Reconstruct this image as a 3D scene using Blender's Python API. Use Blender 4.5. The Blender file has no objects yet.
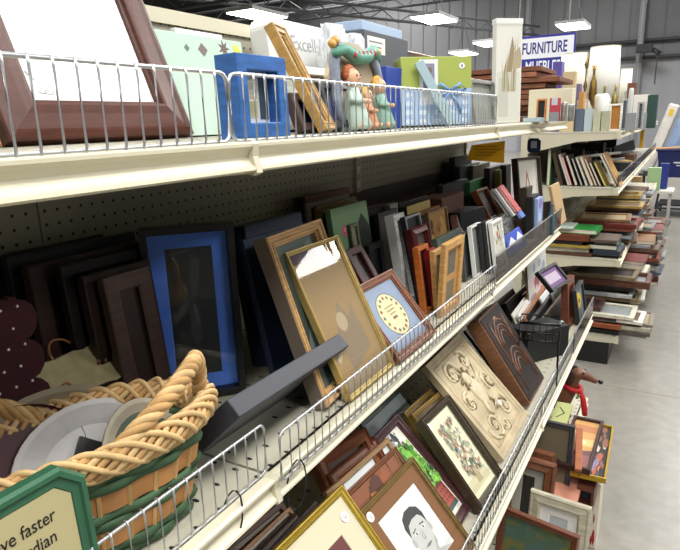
import bpy, bmesh, math, random
from mathutils import Matrix, Vector, Euler
random.seed(7)
scene = bpy.context.scene
COL = scene.collection
PI = math.pi
# each item: kind, name, label, category, group, base corner, (yaw, lean, roll), width, height, thickness, style
ITEMS = [
 ['fr', 'picture_frame', 'large mahogany frame with wide white signed print, leftmost on the top shelf', 'frame', None, [-0.8096, 0.5023, 1.5921], [1.5625, 0.3878, 0.0], 0.3619, 0.3264, 0.03, {'b': 0.062, 'c': '532a1e', 'pr': 'wide', 'pic': 'signed', 'g': 1}],
 ['fr', 'picture_frame', 'orange brown frame edge peeking out left of the large mahogany frame', 'frame', None, [-0.6821, 0.16, 1.5867], [1.5708, 0.3, 0.0], 0.25, 0.193, 0.02, {'b': 0.03, 'c': '96552c', 'p': '3a2a20'}],
 ['bx', 'beach_wall_plaque', 'mint green beach plaque with diamonds and starfish behind the mahogany frame', 'plaque', None, [-0.8718, 0.862, 1.5836], [1.5708, 0.1396, 0.0], 0.269, 0.2024, 0.02, {'c': 'bcd6c8', 'art': 'mint'}],
 ['fr', 'shadow_box', 'bright blue deep shadow box with beige pages inside, on the top shelf', 'shadow box', None, [-0.5611, 0.6952, 1.5819], [1.5236, 0.0261, 0.0], 0.1148, 0.1189, 0.042, {'b': 0.022, 'c': '2f63a8', 'pr': 'deep', 'pic': 'pages', 'g': 1}],
 ['bx', 'acrylic_blister', 'clear glossy plastic blister pack above the mint plaque', 'packaging', None, [-0.911, 0.958, 1.5821], [1.5708, 0.0873, 0.0], 0.145, 0.2177, 0.015, {'c': 'e8ecea', 'rough': 0.1}],
 ['fr', 'picture_frame', 'narrow gold wooden frame tipped far back beside the blue shadow box', 'frame', None, [-0.6048, 1.0086, 1.5899], [1.85, 0.4712, 0.0], 0.075, 0.2239, 0.02, {'b': 0.02, 'c': 'b08a4c', 'pr': 'step', 'p': '4a3a26'}],
 ['bx', 'gift_box', 'tall white rounded gift box with grey script behind the gold frame', 'box', None, [-0.8719, 1.225, 1.586], [1.5708, 0.1047, 0.0], 0.346, 0.2684, 0.05, {'c': 'dfe0dc', 'art': 'script', 'rnd': 0.03, 'rough': 0.35}],
 ['fr', 'picture_frame', 'white picture frame with tan photo leaning in front of the white gift box', 'frame', None, [-0.7443, 1.14, 1.5856], [1.5708, 0.2443, 0.0], 0.267, 0.1478, 0.02, {'b': 0.02, 'c': 'e4e2da', 'p': '8f7a68'}],
 ['fr', 'picture_frame', 'black frame with royal blue picture between gold frame and child figurines', 'frame', None, [-0.6482, 1.101, 1.5901], [1.5708, 0.3142, 0.0], 0.157, 0.103, 0.03, {'b': 0.018, 'c': '17171b', 'p': '2a3fae'}],
 ['fr', 'picture_frame', 'small dark brown frame tucked just right of the blue shadow box', 'frame', None, [-0.6314, 0.967, 1.5883], [1.5708, 0.384, 0.0], 0.092, 0.0763, 0.02, {'b': 0.016, 'c': '3b2621', 'p': '1b2238'}],
 ['bx', 'storage_box', 'dark grey box with white label behind the child figurines', 'box', None, [-0.8, 1.546, 1.58], [1.5708, 0.0, 0.0], 0.302, 0.267, 0.12, {'c': '50545c', 'art': 'label'}],
 ['bx', 'storage_box', 'pale blue flat box lying on top of the dark grey box', 'box', None, [-0.81, 1.554, 1.848], [1.5708, 0.0, 0.0], 0.27, 0.026, 0.09, {'c': 'a9bfdc'}],
 ['bx', 'storage_box', 'royal blue box between the dark grey box and the lime gift box', 'box', None, [-0.7, 1.474, 1.58], [1.5708, 0.0, 0.0], 0.109, 0.16, 0.08, {'c': '26409b'}],
 ['bx', 'gift_bag', 'lime and pale blue patterned gift box with bow on the top shelf', 'gift box', None, [-0.6953, 1.5643, 1.5864], [0.6807, 0.0698, 0.0], 0.204, 0.1836, 0.08, {'c': 'a9b556', 'art': 'lime'}],
 ['fr', 'picture_frame', 'silver photo frame standing right of the lime gift box', 'frame', None, [-0.6, 1.937, 1.5836], [1.5708, 0.1396, 0.0], 0.253, 0.1438, 0.02, {'b': 0.012, 'c': 'b4b6b8', 'p': '8d9088', 'metal': 0.8}],
 ['bx', 'tall_carton', 'tall slim white carton with dried grass print, right of the silver frame', 'carton', None, [-0.603, 2.17, 1.5818], [0.7505, 0.0349, 0.0], 0.1, 0.3502, 0.03, {'c': 'e6e4dc', 'art': 'grass'}],
 ['bx', 'crumpled_tray', 'bronze and silver crumpled foil tray peeking over the lime box', 'tray', None, [-0.86, 1.961, 1.58], [1.5708, 0.0, 0.0], 0.472, 0.252, 0.05, {'c': '7d6a5c', 'metal': 0.6, 'rough': 0.3}],
 ['bx', 'woven_placemat', 'lowest brown woven mat in the pile below the furniture sign', 'placemat', 'pile of brown woven mats', [-1.04, 2.64, 1.6005], [0.0, 1.5708, 0.0], 0.5, 0.37, 0.0195, {'c': '8a5a40', 'noise': 1}],
 ['bx', 'woven_placemat', 'second brown woven mat in the pile below the furniture sign', 'placemat', 'pile of brown woven mats', [-1.0167, 2.6549, 1.623], [0.0505, 1.5708, 0.0], 0.5042, 0.37, 0.0195, {'c': '74462f', 'noise': 1}],
 ['bx', 'woven_placemat', 'third brown woven mat in the pile below the furniture sign', 'placemat', 'pile of brown woven mats', [-1.0454, 2.6362, 1.6455], [0.027, 1.5708, 0.0], 0.4916, 0.37, 0.0195, {'c': '965f44', 'noise': 1}],
 ['bx', 'woven_placemat', 'fourth brown woven mat in the pile below the furniture sign', 'placemat', 'pile of brown woven mats', [-1.0217, 2.6261, 1.668], [-0.036, 1.5708, 0.0], 0.5124, 0.37, 0.0195, {'c': '8a5a40', 'noise': 1}],
 ['bx', 'woven_placemat', 'fifth brown woven mat in the pile below the furniture sign', 'placemat', 'pile of brown woven mats', [-0.9989, 2.6474, 1.6905], [-0.0463, 1.5708, 0.0], 0.4839, 0.37, 0.0195, {'c': '74462f', 'noise': 1}],
 ['bx', 'woven_placemat', 'sixth brown woven mat in the pile below the furniture sign', 'placemat', 'pile of brown woven mats', [-1.0276, 2.652, 1.713], [0.0113, 1.5708, 0.0], 0.5195, 0.37, 0.0195, {'c': '965f44', 'noise': 1}],
 ['bx', 'woven_placemat', 'seventh brown woven mat in the pile below the furniture sign', 'placemat', 'pile of brown woven mats', [-1.0093, 2.6295, 1.7355], [0.0523, 1.5708, 0.0], 0.4775, 0.37, 0.0195, {'c': '8a5a40', 'noise': 1}],
 ['bx', 'woven_placemat', 'eighth brown woven mat in the pile below the furniture sign', 'placemat', 'pile of brown woven mats', [-0.9991, 2.6307, 1.758], [0.0167, 1.5708, 0.0], 0.5251, 0.37, 0.0195, {'c': '74462f', 'noise': 1}],
 ['bx', 'woven_placemat', 'ninth brown woven mat in the pile below the furniture sign', 'placemat', 'pile of brown woven mats', [-1.0398, 2.6529, 1.7805], [-0.0433, 1.5708, 0.0], 0.4728, 0.37, 0.0195, {'c': '965f44', 'noise': 1}],
 ['bx', 'woven_placemat', 'topmost brown woven mat in the pile below the furniture sign', 'placemat', 'pile of brown woven mats', [-1.0173, 2.6256, 1.803], [0.022, 1.5708, 0.0], 0.4704, 0.37, 0.0195, {'c': '74462f', 'noise': 1}],
 ['bx', 'cream_box', 'cream box in front of the pile of brown mats', 'box', None, [-0.567, 2.52, 1.58], [0.0, 0.0, 0.0], 0.165, 0.124, 0.08, {'c': 'd8d2b8'}],
 ['bx', 'glass_tray', 'pale blue glass dish lying right of the tall white carton', 'dish', None, [-0.535, 2.3, 1.58], [0.0, 0.0, 0.0], 0.061, 0.017, 0.12, {'c': 'a9bcc4', 'rough': 0.15}],
 ['fr', 'picture_frame', 'black frame with orange edge leaning by the cream box', 'frame', None, [-0.509, 2.3913, 1.5821], [0.0, 0.1047, 0.0], 0.036, 0.0834, 0.012, {'b': 0.006, 'c': 'c07a3e', 'p': '17181a'}],
 ['bx', 'toy_figure', 'small red and grey figure right of the orange edged black frame', 'figurine', None, [-0.462, 2.4, 1.58], [0.0, 0.0, 0.0], 0.036, 0.086, 0.03, {'c': 'b5404a', 'art': 'bands'}],
 ['lathe', 'candle_holder', 'silver ornate candle holder nearest the red figure', 'candle holder', None, [-0.425, 2.42, 1.58], [0.0, 0.0, 0.0], 0.022, 0.071, 0.03, {'c': 'b9bbbb', 'metal': 0.7, 'rough': 0.3}],
 ['lathe', 'candle_holder', 'silver ornate candle holder beside the slate blue block', 'candle holder', None, [-0.399, 2.42, 1.58], [0.0, 0.0, 0.0], 0.022, 0.063, 0.03, {'c': 'a6a9aa', 'metal': 0.7, 'rough': 0.3}],
 ['bx', 'glass_block', 'slate blue block on the far top shelf right of the silver holders', 'block', None, [-0.63, 4.12, 1.5], [0.0, 0.0, 0.0], 0.048, 0.14, 0.05, {'c': '5d6e84', 'rough': 0.2}],
 ['bx', 'glass_block', 'pale blue block left of the bright white lamp base', 'block', None, [-0.576, 4.12, 1.5], [0.0, 0.0, 0.0], 0.047, 0.138, 0.05, {'c': 'b3c3c9', 'rough': 0.2}],
 ['lathe', 'white_canister', 'bright white canister above the beige blocks on the far top shelf', 'canister', None, [-0.543, 4.22, 1.5], [0.0, 0.0, 0.0], 0.089, 0.229, 0.08, {'c': 'eeeeea'}],
 ['bx', 'stone_block', 'beige carved block below the white canister, left one', 'block', None, [-0.52, 4.1, 1.5], [0.0, 0.0, 0.0], 0.041, 0.124, 0.05, {'c': 'b4b49c'}],
 ['bx', 'stone_block', 'beige carved block below the white canister, right one', 'block', None, [-0.474, 4.1, 1.5], [0.0, 0.0, 0.0], 0.045, 0.122, 0.05, {'c': 'a8a890'}],
 ['fr', 'picture_frame', 'white frame with orange and grey picture on the far top shelf', 'frame', None, [-0.437, 4.15, 1.5], [0.0, 0.0, 0.0], 0.074, 0.163, 0.02, {'c': 'ecebe4', 'b': 0.012, 'p': 'b3793a'}],
 ['lathe', 'candle', 'tall grey white pillar candle on the far top shelf', 'candle', None, [-0.345, 4.25, 1.5], [0.0, 0.0, 0.0], 0.029, 0.256, 0.03, {'c': 'c9cccb'}],
 ['bx', 'glass_block', 'grey glass block left of the dark green cloth', 'block', None, [-0.339, 4.12, 1.5], [0.0, 0.0, 0.0], 0.055, 0.106, 0.04, {'c': '8a8f92', 'rough': 0.2}],
 ['bx', 'glass_block', 'grey glass block right under the dark green cloth', 'block', None, [-0.298, 4.4, 1.5], [0.0, 0.0, 0.0], 0.058, 0.104, 0.04, {'c': '9a9fa0', 'rough': 0.2}],
 ['bx', 'folded_cloth', 'dark green cloth hanging over the last white box', 'cloth', None, [-0.26, 4.7, 1.5], [0.0, 0.0, 0.0], 0.061, 0.221, 0.12, {'c': '22403a'}],
 ['bx', 'carton', 'white and pink carton left of the dark green cloth', 'carton', None, [-0.362, 4.9, 1.5], [0.0, 0.0, 0.0], 0.098, 0.23, 0.15, {'c': 'ded8d0'}],
 ['bx', 'wooden_box', 'small brown box perched high left of the white and pink carton', 'box', None, [-0.416, 5.0, 1.5], [0.0, 0.0, 0.0], 0.054, 0.32, 0.1, {'c': '6e4330'}],
 ['shade', 'lamp_shade', 'big white drum shade behind the brass vase', 'lamp shade', None, [-0.687, 4.75, 1.5], [0.0, 0.0, 0.0], 0.232, 0.569, 0.3, {'c': 'eeece4'}],
 ['shade', 'lamp_shade', 'cream slanted shade just right of the furniture sign', 'lamp shade', None, [-0.854, 4.6, 1.5], [0.0, 0.0, 0.0], 0.203, 0.524, 0.28, {'c': 'ebe6d6'}],
 ['shade', 'lamp_shade', 'smaller white shade right of the big drum shade', 'lamp shade', None, [-0.478, 5.0, 1.5], [0.0, 0.0, 0.0], 0.088, 0.421, 0.22, {'c': 'e8e4d8'}],
 ['lathe', 'candlestick', 'tall brass candlestick in front of the white shades', 'candlestick', None, [-0.631, 4.3, 1.5], [0.0, 0.0, 0.0], 0.037, 0.489, 0.04, {'c': '8d7548', 'metal': 0.8, 'rough': 0.35, 'shape': 'stick'}],
 ['lathe', 'brass_vase', 'brass vase on a stem right of the tall candlestick', 'vase', None, [-0.596, 4.35, 1.5], [0.0, 0.0, 0.0], 0.05, 0.41, 0.04, {'c': '8a7038', 'metal': 0.8, 'rough': 0.35, 'shape': 'urn'}],
 ['lathe', 'brass_goblet', 'brass goblet behind the white canister, left', 'goblet', None, [-0.538, 4.5, 1.5], [0.0, 0.0, 0.0], 0.044, 0.288, 0.04, {'c': '8f8250', 'metal': 0.8, 'rough': 0.35, 'shape': 'urn'}],
 ['lathe', 'brass_goblet', 'brass goblet right of the white canister', 'goblet', None, [-0.471, 4.5, 1.5], [0.0, 0.0, 0.0], 0.043, 0.29, 0.04, {'c': '9a8b55', 'metal': 0.8, 'rough': 0.35, 'shape': 'urn'}],
 ['lathe', 'cream_vase', 'squat cream vase below the brass vase', 'vase', None, [-0.622, 4.35, 1.5], [0.0, 0.0, 0.0], 0.062, 0.249, 0.05, {'c': 'dcd8c8', 'shape': 'urn'}],
 ['bx', 'book', 'lilac book standing right of the beige cloth', 'book', None, [-0.68, 4.3, 1.5], [0.0, 0.0, 0.0], 0.038, 0.301, 0.1, {'c': '77688c'}],
 ['bx', 'book', 'tan orange book right of the lilac book', 'book', None, [-0.631, 4.2, 1.5], [0.0, 0.0, 0.0], 0.031, 0.245, 0.1, {'c': 'c89658'}],
 ['fr', 'picture_frame', 'silver framed photo at the near corner of the far top shelf', 'frame', None, [-0.719, 4.28, 1.5], [0.0, 0.0, 0.0], 0.05, 0.176, 0.02, {'c': 'c4c6c6', 'b': 0.012, 'p': '8c9094'}],
 ['fr', 'picture_frame', 'white framed card behind the beige blocks', 'frame', None, [-0.495, 4.28, 1.5], [0.0, 0.0, 0.0], 0.048, 0.204, 0.02, {'c': 'dfddd4', 'b': 0.012, 'p': 'a8a294'}],
 ['fr', 'picture_frame', 'silver framed photo left of the tall grey candle', 'frame', None, [-0.383, 4.28, 1.5], [0.0, 0.0, 0.0], 0.041, 0.193, 0.02, {'c': 'b4b6b6', 'b': 0.012, 'p': '70767a'}],
 ['fr', 'picture_frame', 'cream frame behind the slate blue block', 'frame', None, [-0.652, 4.28, 1.5], [0.0, 0.0, 0.0], 0.056, 0.198, 0.02, {'c': 'e4e0d2', 'b': 0.012, 'p': 'c0b49c'}],
 ['fr', 'picture_frame', 'dull silver frame behind the grey glass blocks', 'frame', None, [-0.29, 4.28, 1.5], [0.0, 0.0, 0.0], 0.039, 0.17, 0.02, {'c': 'a4a6a6', 'b': 0.012, 'p': '5c6064'}],
 ['lathe', 'candlestick', 'slim pewter candlestick behind the orange picture', 'candlestick', None, [-0.473, 4.62, 1.5], [0.0, 0.0, 0.0], 0.026, 0.242, 0.04, {'c': '8f8f8c', 'metal': 0.6, 'rough': 0.35, 'shape': 'stick'}],
 ['lathe', 'candlestick', 'cream turned candlestick left of the small brown box', 'candlestick', None, [-0.415, 4.7, 1.5], [0.0, 0.0, 0.0], 0.025, 0.288, 0.04, {'c': 'b8b4a8', 'metal': 0.6, 'rough': 0.35, 'shape': 'stick'}],
 ['lathe', 'candlestick', 'short brass candlestick beside the lilac book', 'candlestick', None, [-0.736, 4.5, 1.5], [0.0, 0.0, 0.0], 0.02, 0.285, 0.04, {'c': '9a8a58', 'metal': 0.6, 'rough': 0.35, 'shape': 'stick'}],
 ['bx', 'beige_cloth', 'beige folded cloth beside the pile of brown mats', 'cloth', None, [-0.715, 4.08, 1.5], [0.0, 0.0, 0.0], 0.078, 0.366, 0.05, {'c': 'c8b48c'}],
 ['bx', 'purple_box', 'purple box tucked under the right end of the furniture sign', 'box', None, [-0.806, 4.22, 1.5], [0.0, 0.0, 0.0], 0.057, 0.441, 0.1, {'c': '5a4a9c'}],
 ['bx', 'display_board', 'wide flat black board against the pegboard, far left of second shelf', 'board', None, [-0.9592, 0.495, 1.071], [1.5708, 0.0175, 0.0], 0.255, 0.333, 0.012, {'c': '1b1b1e'}],
 ['fr', 'picture_frame', 'black frame with thin silver edge behind the maroon scalloped mat', 'frame', None, [-0.9126, 0.534, 1.0717], [1.5708, 0.0524, 0.0], 0.262, 0.3327, 0.018, {'b': 0.02, 'c': '222124', 'p': '17171a'}],
 ['fr', 'picture_frame', 'dark reddish brown frame third from the pegboard, left of blue matted frame', 'frame', None, [-0.8727, 0.545, 1.0722], [1.5708, 0.0698, 0.0], 0.229, 0.3196, 0.02, {'b': 0.03, 'c': '35211c', 'p': '191313'}],
 ['fr', 'picture_frame', 'near black frame in front of the reddish brown one, left part of row', 'frame', None, [-0.8375, 0.581, 1.0722], [1.5708, 0.0873, 0.0], 0.165, 0.315, 0.016, {'b': 0.02, 'c': '1a1514', 'p': '141110'}],
 ['fr', 'picture_frame', 'dark brown wooden frame close to the blue matted frame, taller of two', 'frame', None, [-0.804, 0.598, 1.0727], [1.5708, 0.1047, 0.0], 0.143, 0.2969, 0.018, {'b': 0.024, 'c': '2f1f1a', 'p': '17120f'}],
 ['fr', 'picture_frame', 'worn brown frame edge touching the left side of the blue matted frame', 'frame', None, [-0.7693, 0.613, 1.073], [1.5708, 0.1222, 0.0], 0.099, 0.2932, 0.018, {'b': 0.03, 'c': '44302a', 'p': '2a1d19'}],
 ['scallop', 'scalloped_mat', 'maroon velvet scalloped mat with small white dots behind the basket', 'mat', None, [-0.7843, 0.386, 1.0714], [1.5708, 0.0524, 0.0], 0.078, 0.3, 0.012, {'c': '3c0e18'}],
 ['fr', 'picture_frame', 'tall black frame with bright blue mat facing the aisle corner', 'frame', None, [-0.8483, 0.7303, 1.0727], [0.8306, 0.0432, 0.0], 0.1762, 0.3477, 0.045, {'b': 0.014, 'c': '17181c', 'm': '568cff', 'mw': 0.03, 'p': '24282a', 'pic': 'darkfig', 'g': 1, 'pr': 'deep'}],
 ['bx', 'storage_box', 'big navy blue box behind the wood frame with grey picture', 'box', None, [-0.7557, 0.974, 1.0778], [1.5708, 0.1396, 0.0], 0.22, 0.3183, 0.05, {'c': '26344c'}],
 ['bx', 'display_board', 'navy blue board leaning right against the blue matted frame', 'board', None, [-0.6693, 0.889, 1.0739], [1.5708, 0.2094, 0.0], 0.16, 0.316, 0.015, {'c': '1e2c48'}],
 ['fr', 'picture_frame', 'light oak frame with taupe sides behind the slim gold frame', 'frame', None, [-0.535, 0.8584, 1.0819], [1.6651, 0.3316, 0.0], 0.223, 0.3394, 0.034, {'b': 0.024, 'c': 'c09a68', 'side': '6e6258', 'pr': 'step', 'p': '56625c', 'pic': 'greypaint'}],
 ['fr', 'picture_frame', 'slim gold frame with tan print and purple top band, above the charcoal box', 'frame', None, [-0.5121, 0.9103, 1.0778], [1.5658, 0.4538, 0.0], 0.2, 0.3145, 0.016, {'b': 0.009, 'c': 'c8b070', 'metal': 0.5, 'pr': 'step', 'pic': 'tan', 'g': 1}],
 ['fr', 'picture_frame', 'brown wood frame with grey blue mat and cream oval print', 'frame', None, [-0.5018, 1.1182, 1.0822], [1.5605, 0.6887, 0.0], 0.2179, 0.1974, 0.018, {'b': 0.02, 'c': '7c4a30', 'pr': 'step', 'pic': 'oval'}],
 ['bx', 'shadow_box', 'long charcoal grey box tipped against the fence of the second shelf', 'shadow box', None, [-0.6058, 0.5819, 1.1072], [1.5708, -0.7854, 0.0995], 0.374, 0.122, 0.032, {'c': '34363f'}],
 ['fr', 'picture_frame', 'green edged frame peeking out behind the slim gold frame', 'frame', None, [-0.5813, 0.936, 1.0749], [1.5708, 0.3491, 0.0], 0.2, 0.2885, 0.012, {'b': 0.012, 'c': '4c6040', 'p': '2c3a2c'}],
 ['fr', 'picture_frame', 'small dark red frame with gilt lip behind the oval print frame', 'frame', None, [-0.5647, 1.23, 1.0814], [1.5708, 0.5585, 0.0], 0.085, 0.2554, 0.02, {'b': 0.02, 'c': '4a201e', 'p': '2a1a18'}],
 ['fr', 'picture_frame', 'black frame leaning on the pegboard left of the plain brown panel', 'frame', None, [-0.9229, 1.386, 1.0715], [1.5708, 0.0524, 0.0], 0.2, 0.3269, 0.014, {'b': 0.02, 'c': '20222a', 'p': '151518'}],
 ['bx', 'display_board', 'plain brown wooden panel leaning on the pegboard, topmost in back row', 'board', None, [-0.9022, 1.404, 1.0729], [1.5708, 0.0698, 0.0], 0.266, 0.3269, 0.03, {'c': '6b4630', 'noise': 1}],
 ['fr', 'picture_frame', 'grey white edged frame in front of the plain brown panel', 'frame', None, [-0.8574, 1.357, 1.0718], [1.5708, 0.0873, 0.0], 0.233, 0.3164, 0.012, {'b': 0.014, 'c': '8b8b8a', 'p': '4a4038'}],
 ['fr', 'picture_frame', 'thin gold frame nearest the pegboard, behind the green flower painting', 'frame', None, [-0.8326, 1.371, 1.0721], [1.5708, 0.1047, 0.0], 0.227, 0.3096, 0.012, {'b': 0.012, 'c': '8a7442', 'p': '3a3024'}],
 ['fr', 'picture_frame', 'second thin gold frame, directly behind the green flower painting', 'frame', None, [-0.8082, 1.354, 1.0723], [1.5708, 0.1222, 0.0], 0.219, 0.302, 0.012, {'b': 0.012, 'c': '7d6a3c', 'p': '2c261e'}],
 ['bx', 'canvas_painting', 'green canvas with dark bush and a pink flower', 'painting', None, [-0.7676, 1.348, 1.0733], [1.5708, 0.1396, 0.0], 0.21, 0.3047, 0.018, {'c': '6f8f6a', 'pic': 'flowergreen'}],
 ['fr', 'picture_frame', 'small narrow frame with grey green border below the flower painting', 'frame', None, [-0.6813, 1.295, 1.0725], [1.5708, 0.1396, 0.0], 0.043, 0.2782, 0.012, {'b': 0.008, 'c': '5c6650', 'p': '8a8a70'}],
 ['fr', 'picture_frame', 'dark maroon frame right of the green flower painting', 'frame', None, [-0.8462, 1.64, 1.0718], [1.5708, 0.0524, 0.0], 0.153, 0.2635, 0.02, {'b': 0.02, 'c': '2c1c22', 'p': '17131a'}],
 ['fr', 'picture_frame', 'black frame right of the dark maroon frame in the back row', 'frame', None, [-0.8068, 1.599, 1.0722], [1.5708, 0.0698, 0.0], 0.205, 0.2614, 0.02, {'b': 0.02, 'c': '1a181b', 'p': '121214'}],
 ['fr', 'picture_frame', 'black frame with brown inner edge behind the weathered grey frame', 'frame', None, [-0.7675, 1.597, 1.0724], [1.5708, 0.0873, 0.0], 0.138, 0.2576, 0.018, {'b': 0.018, 'c': '221f20', 'p': '3a2f28'}],
 ['fr', 'picture_frame', 'black ornate beaded frame low behind the dark red frame', 'frame', None, [-0.7094, 1.417, 1.0727], [1.5708, 0.1047, 0.0], 0.089, 0.1974, 0.018, {'b': 0.016, 'c': '15151a', 'p': '0e0e12'}],
 ['fr', 'picture_frame', 'weathered grey narrow frame left of the silver white frame', 'frame', None, [-0.7906, 1.704, 1.0715], [1.5708, 0.0349, 0.0], 0.061, 0.2707, 0.02, {'b': 0.02, 'c': '6f6c62', 'p': '3a3a36'}],
 ['bx', 'serving_tray', 'wide dark brown tray lying across the back row', 'tray', None, [-0.985, 1.791, 1.07], [1.5708, 0.0, 0.0], 0.86, 0.29, 0.02, {'c': '3c2a26', 'noise': 1}],
 ['fr', 'picture_frame', 'long black thin frame above the cream edged frame', 'frame', None, [-0.8429, 1.906, 1.0718], [1.5708, 0.0698, 0.0], 0.276, 0.2448, 0.014, {'b': 0.02, 'c': '1d1d1f', 'p': '141414'}],
 ['bx', 'display_board', 'black panel with cream yellow edge behind the wooden frame pair', 'board', None, [-0.7952, 1.885, 1.0739], [1.5708, 0.1047, 0.0], 0.216, 0.2374, 0.03, {'c': 'b09a5c', 'side': '2b2724'}],
 ['fr', 'picture_frame', 'honey wood frame right of the cream edged black panel', 'frame', None, [-0.7601, 1.893, 1.0736], [1.5708, 0.1396, 0.0], 0.235, 0.2145, 0.02, {'b': 0.02, 'c': '8a5a32', 'p': '4c3624'}],
 ['fr', 'picture_frame', 'tan frame with orange patterned print near the pink shape', 'frame', None, [-0.7089, 1.879, 1.0727], [1.5708, 0.1396, 0.0], 0.187, 0.2234, 0.014, {'b': 0.008, 'c': '8a7458', 'pic': 'batik', 'p': 'b98a50'}],
 ['bx', 'wooden_box', 'brown wooden box on the second shelf right of the tan patterned frame', 'box', None, [-0.8, 2.176, 1.07], [1.5708, 0.0, 0.0], 0.267, 0.232, 0.1, {'c': '5f3e32', 'noise': 1}],
 ['fr', 'picture_frame', 'silver white frame leaning back in the middle of the second shelf', 'frame', None, [-0.6533, 1.514, 1.076], [1.5708, 0.1745, 0.0], 0.073, 0.2691, 0.03, {'b': 0.02, 'c': 'eef0f2', 'side': 'e8eaec', 'p': '2a2a2c'}],
 ['fr', 'picture_frame', 'black lacquer frame with silver edge right of the silver white frame', 'frame', None, [-0.6253, 1.549, 1.0745], [1.5708, 0.2094, 0.0], 0.112, 0.2632, 0.018, {'b': 0.008, 'c': 'aeb2b6', 'side': '131316', 'metal': 0.5, 'p': '141418'}],
 ['fr', 'picture_frame', 'maroon frame with rounded top right of the black lacquer frame', 'frame', None, [-0.6021, 1.536, 1.0766], [1.5708, 0.2094, 0.0], 0.123, 0.2304, 0.028, {'b': 0.022, 'c': '57191f', 'pr': 'wide', 'p': '5a4a40'}],
 ['fr', 'picture_frame', 'orange wood frame between the maroon frame and the red one', 'frame', None, [-0.5836, 1.477, 1.0733], [1.5708, 0.1396, 0.0], 0.074, 0.1895, 0.018, {'b': 0.012, 'c': 'b4622a', 'p': '1a1614'}],
 ['fr', 'picture_frame', 'deep red frame between the orange frame and the pine pair', 'frame', None, [-0.5729, 1.533, 1.0736], [1.5708, 0.1571, 0.0], 0.047, 0.1735, 0.018, {'b': 0.012, 'c': '80141c', 'p': '400c10'}],
 ['fr', 'picture_frame', 'left pine frame of the pair at the fence', 'frame', None, [-0.5597, 1.507, 1.072], [1.5708, 0.0873, 0.0], 0.079, 0.1756, 0.014, {'b': 0.016, 'c': 'c6965a', 'p': '5c4a36'}],
 ['fr', 'picture_frame', 'right pine frame with two stacked openings at the fence', 'frame', None, [-0.5382, 1.4697, 1.07], [1.5414, -0.0589, -0.0178], 0.1457, 0.2079, 0.014, {'b': 0.022, 'c': 'c99a5c', 'pic': 'twoopen'}],
 ['bx', 'folded_cloth', 'grey green plastic wrap lying on top of the pine pair', 'wrap', None, [-0.6266, 1.755, 1.075], [1.5708, 0.2094, 0.0], 0.236, 0.1606, 0.02, {'c': '5c6660', 'rough': 0.25}],
 ['fr', 'picture_frame', 'dark grey frame left of the first white frame on the second shelf', 'frame', None, [-0.5929, 1.857, 1.0727], [1.5708, 0.1396, 0.0], 0.117, 0.1588, 0.014, {'b': 0.008, 'c': '4a4c4a', 'p': '35373a', 'side': '4a4c4a', 'pic': None}],
 ['fr', 'picture_frame', 'first white frame left of the black and white pair on the second shelf', 'frame', None, [-0.5754, 1.914, 1.0727], [1.5708, 0.1396, 0.0], 0.113, 0.177, 0.014, {'b': 0.008, 'c': 'e4e4e0', 'p': '8f9090', 'side': 'e4e4e0', 'pic': None}],
 ['fr', 'picture_frame', 'black frame with red dot print between white frames on the second shelf', 'frame', None, [-0.5602, 1.978, 1.0727], [1.5708, 0.1396, 0.0], 0.095, 0.178, 0.014, {'b': 0.008, 'c': '2a2a2c', 'p': 'c0392b', 'side': '2a2a2c', 'pic': 'speck'}],
 ['fr', 'picture_frame', 'second white frame with dark sides on the second shelf', 'frame', None, [-0.5444, 1.985, 1.0727], [1.5708, 0.1396, 0.0], 0.085, 0.184, 0.014, {'b': 0.008, 'c': 'd8d8d6', 'p': '777777', 'side': '2a2a2a', 'pic': None}],
 ['fr', 'picture_frame', 'front white frame with tan and red pattern on the second shelf', 'frame', None, [-0.5215, 1.988, 1.073], [1.5708, 0.1571, 0.0], 0.127, 0.1823, 0.014, {'b': 0.008, 'c': 'efeee6', 'p': 'c9b9a0', 'side': 'efeee6', 'pic': 'speck'}],
 ['crump', 'plastic_bag', 'crumpled grey and clear plastic bag right of the white frames', 'bag', None, [-0.6411, 2.509, 1.07], [1.5708, 0.1745, 0.0], 0.337, 0.1087, 0.1, {'c': '8d8f90', 'rough': 0.2}],
 ['bx', 'blue_packet', 'blue and white packet lying against the plastic bag', 'packet', None, [-0.5383, 2.258, 1.0808], [1.5708, 0.5236, 0.0], 0.255, 0.0834, 0.02, {'c': '2547b4', 'art': 'bluewhite'}],
 ['crump', 'teal_cloth', 'teal blue cloth bundle behind the plastic bag', 'cloth', None, [-0.7537, 2.706, 1.07], [1.5708, 0.1745, 0.0], 0.224, 0.1513, 0.06, {'c': '1f6f8c'}],
 ['bx', 'pink_cushion', 'dusty pink rounded cushion left of the teal cloth', 'cushion', None, [-0.7173, 2.227, 1.0786], [1.5708, 0.2618, 0.0], 0.177, 0.1651, 0.03, {'c': 'c99a98', 'rnd': 0.03}],
 ['bx', 'book', 'black book box nearest the yellow sign, lower left', 'book', None, [-0.95, 2.658, 1.07], [1.5708, 0.0, 0.0], 0.2, 0.334, 0.03, {'c': '16161b'}],
 ['bx', 'storage_box', 'dark slate box directly left of the yellow sign', 'box', None, [-0.93, 2.696, 1.07], [1.5708, 0.0, 0.0], 0.256, 0.355, 0.03, {'c': '20232c'}],
 ['bx', 'storage_box', 'dark teal folder under the yellow sign', 'box', None, [-0.9, 2.681, 1.07], [1.5708, 0.0, 0.0], 0.31, 0.315, 0.03, {'c': '2a3438'}],
 ['bx', 'storage_box', 'olive box with cream edge under the yellow sign', 'box', None, [-0.8693, 2.814, 1.0718], [1.5708, 0.0349, 0.0], 0.287, 0.3073, 0.03, {'c': '4c4430'}],
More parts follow.
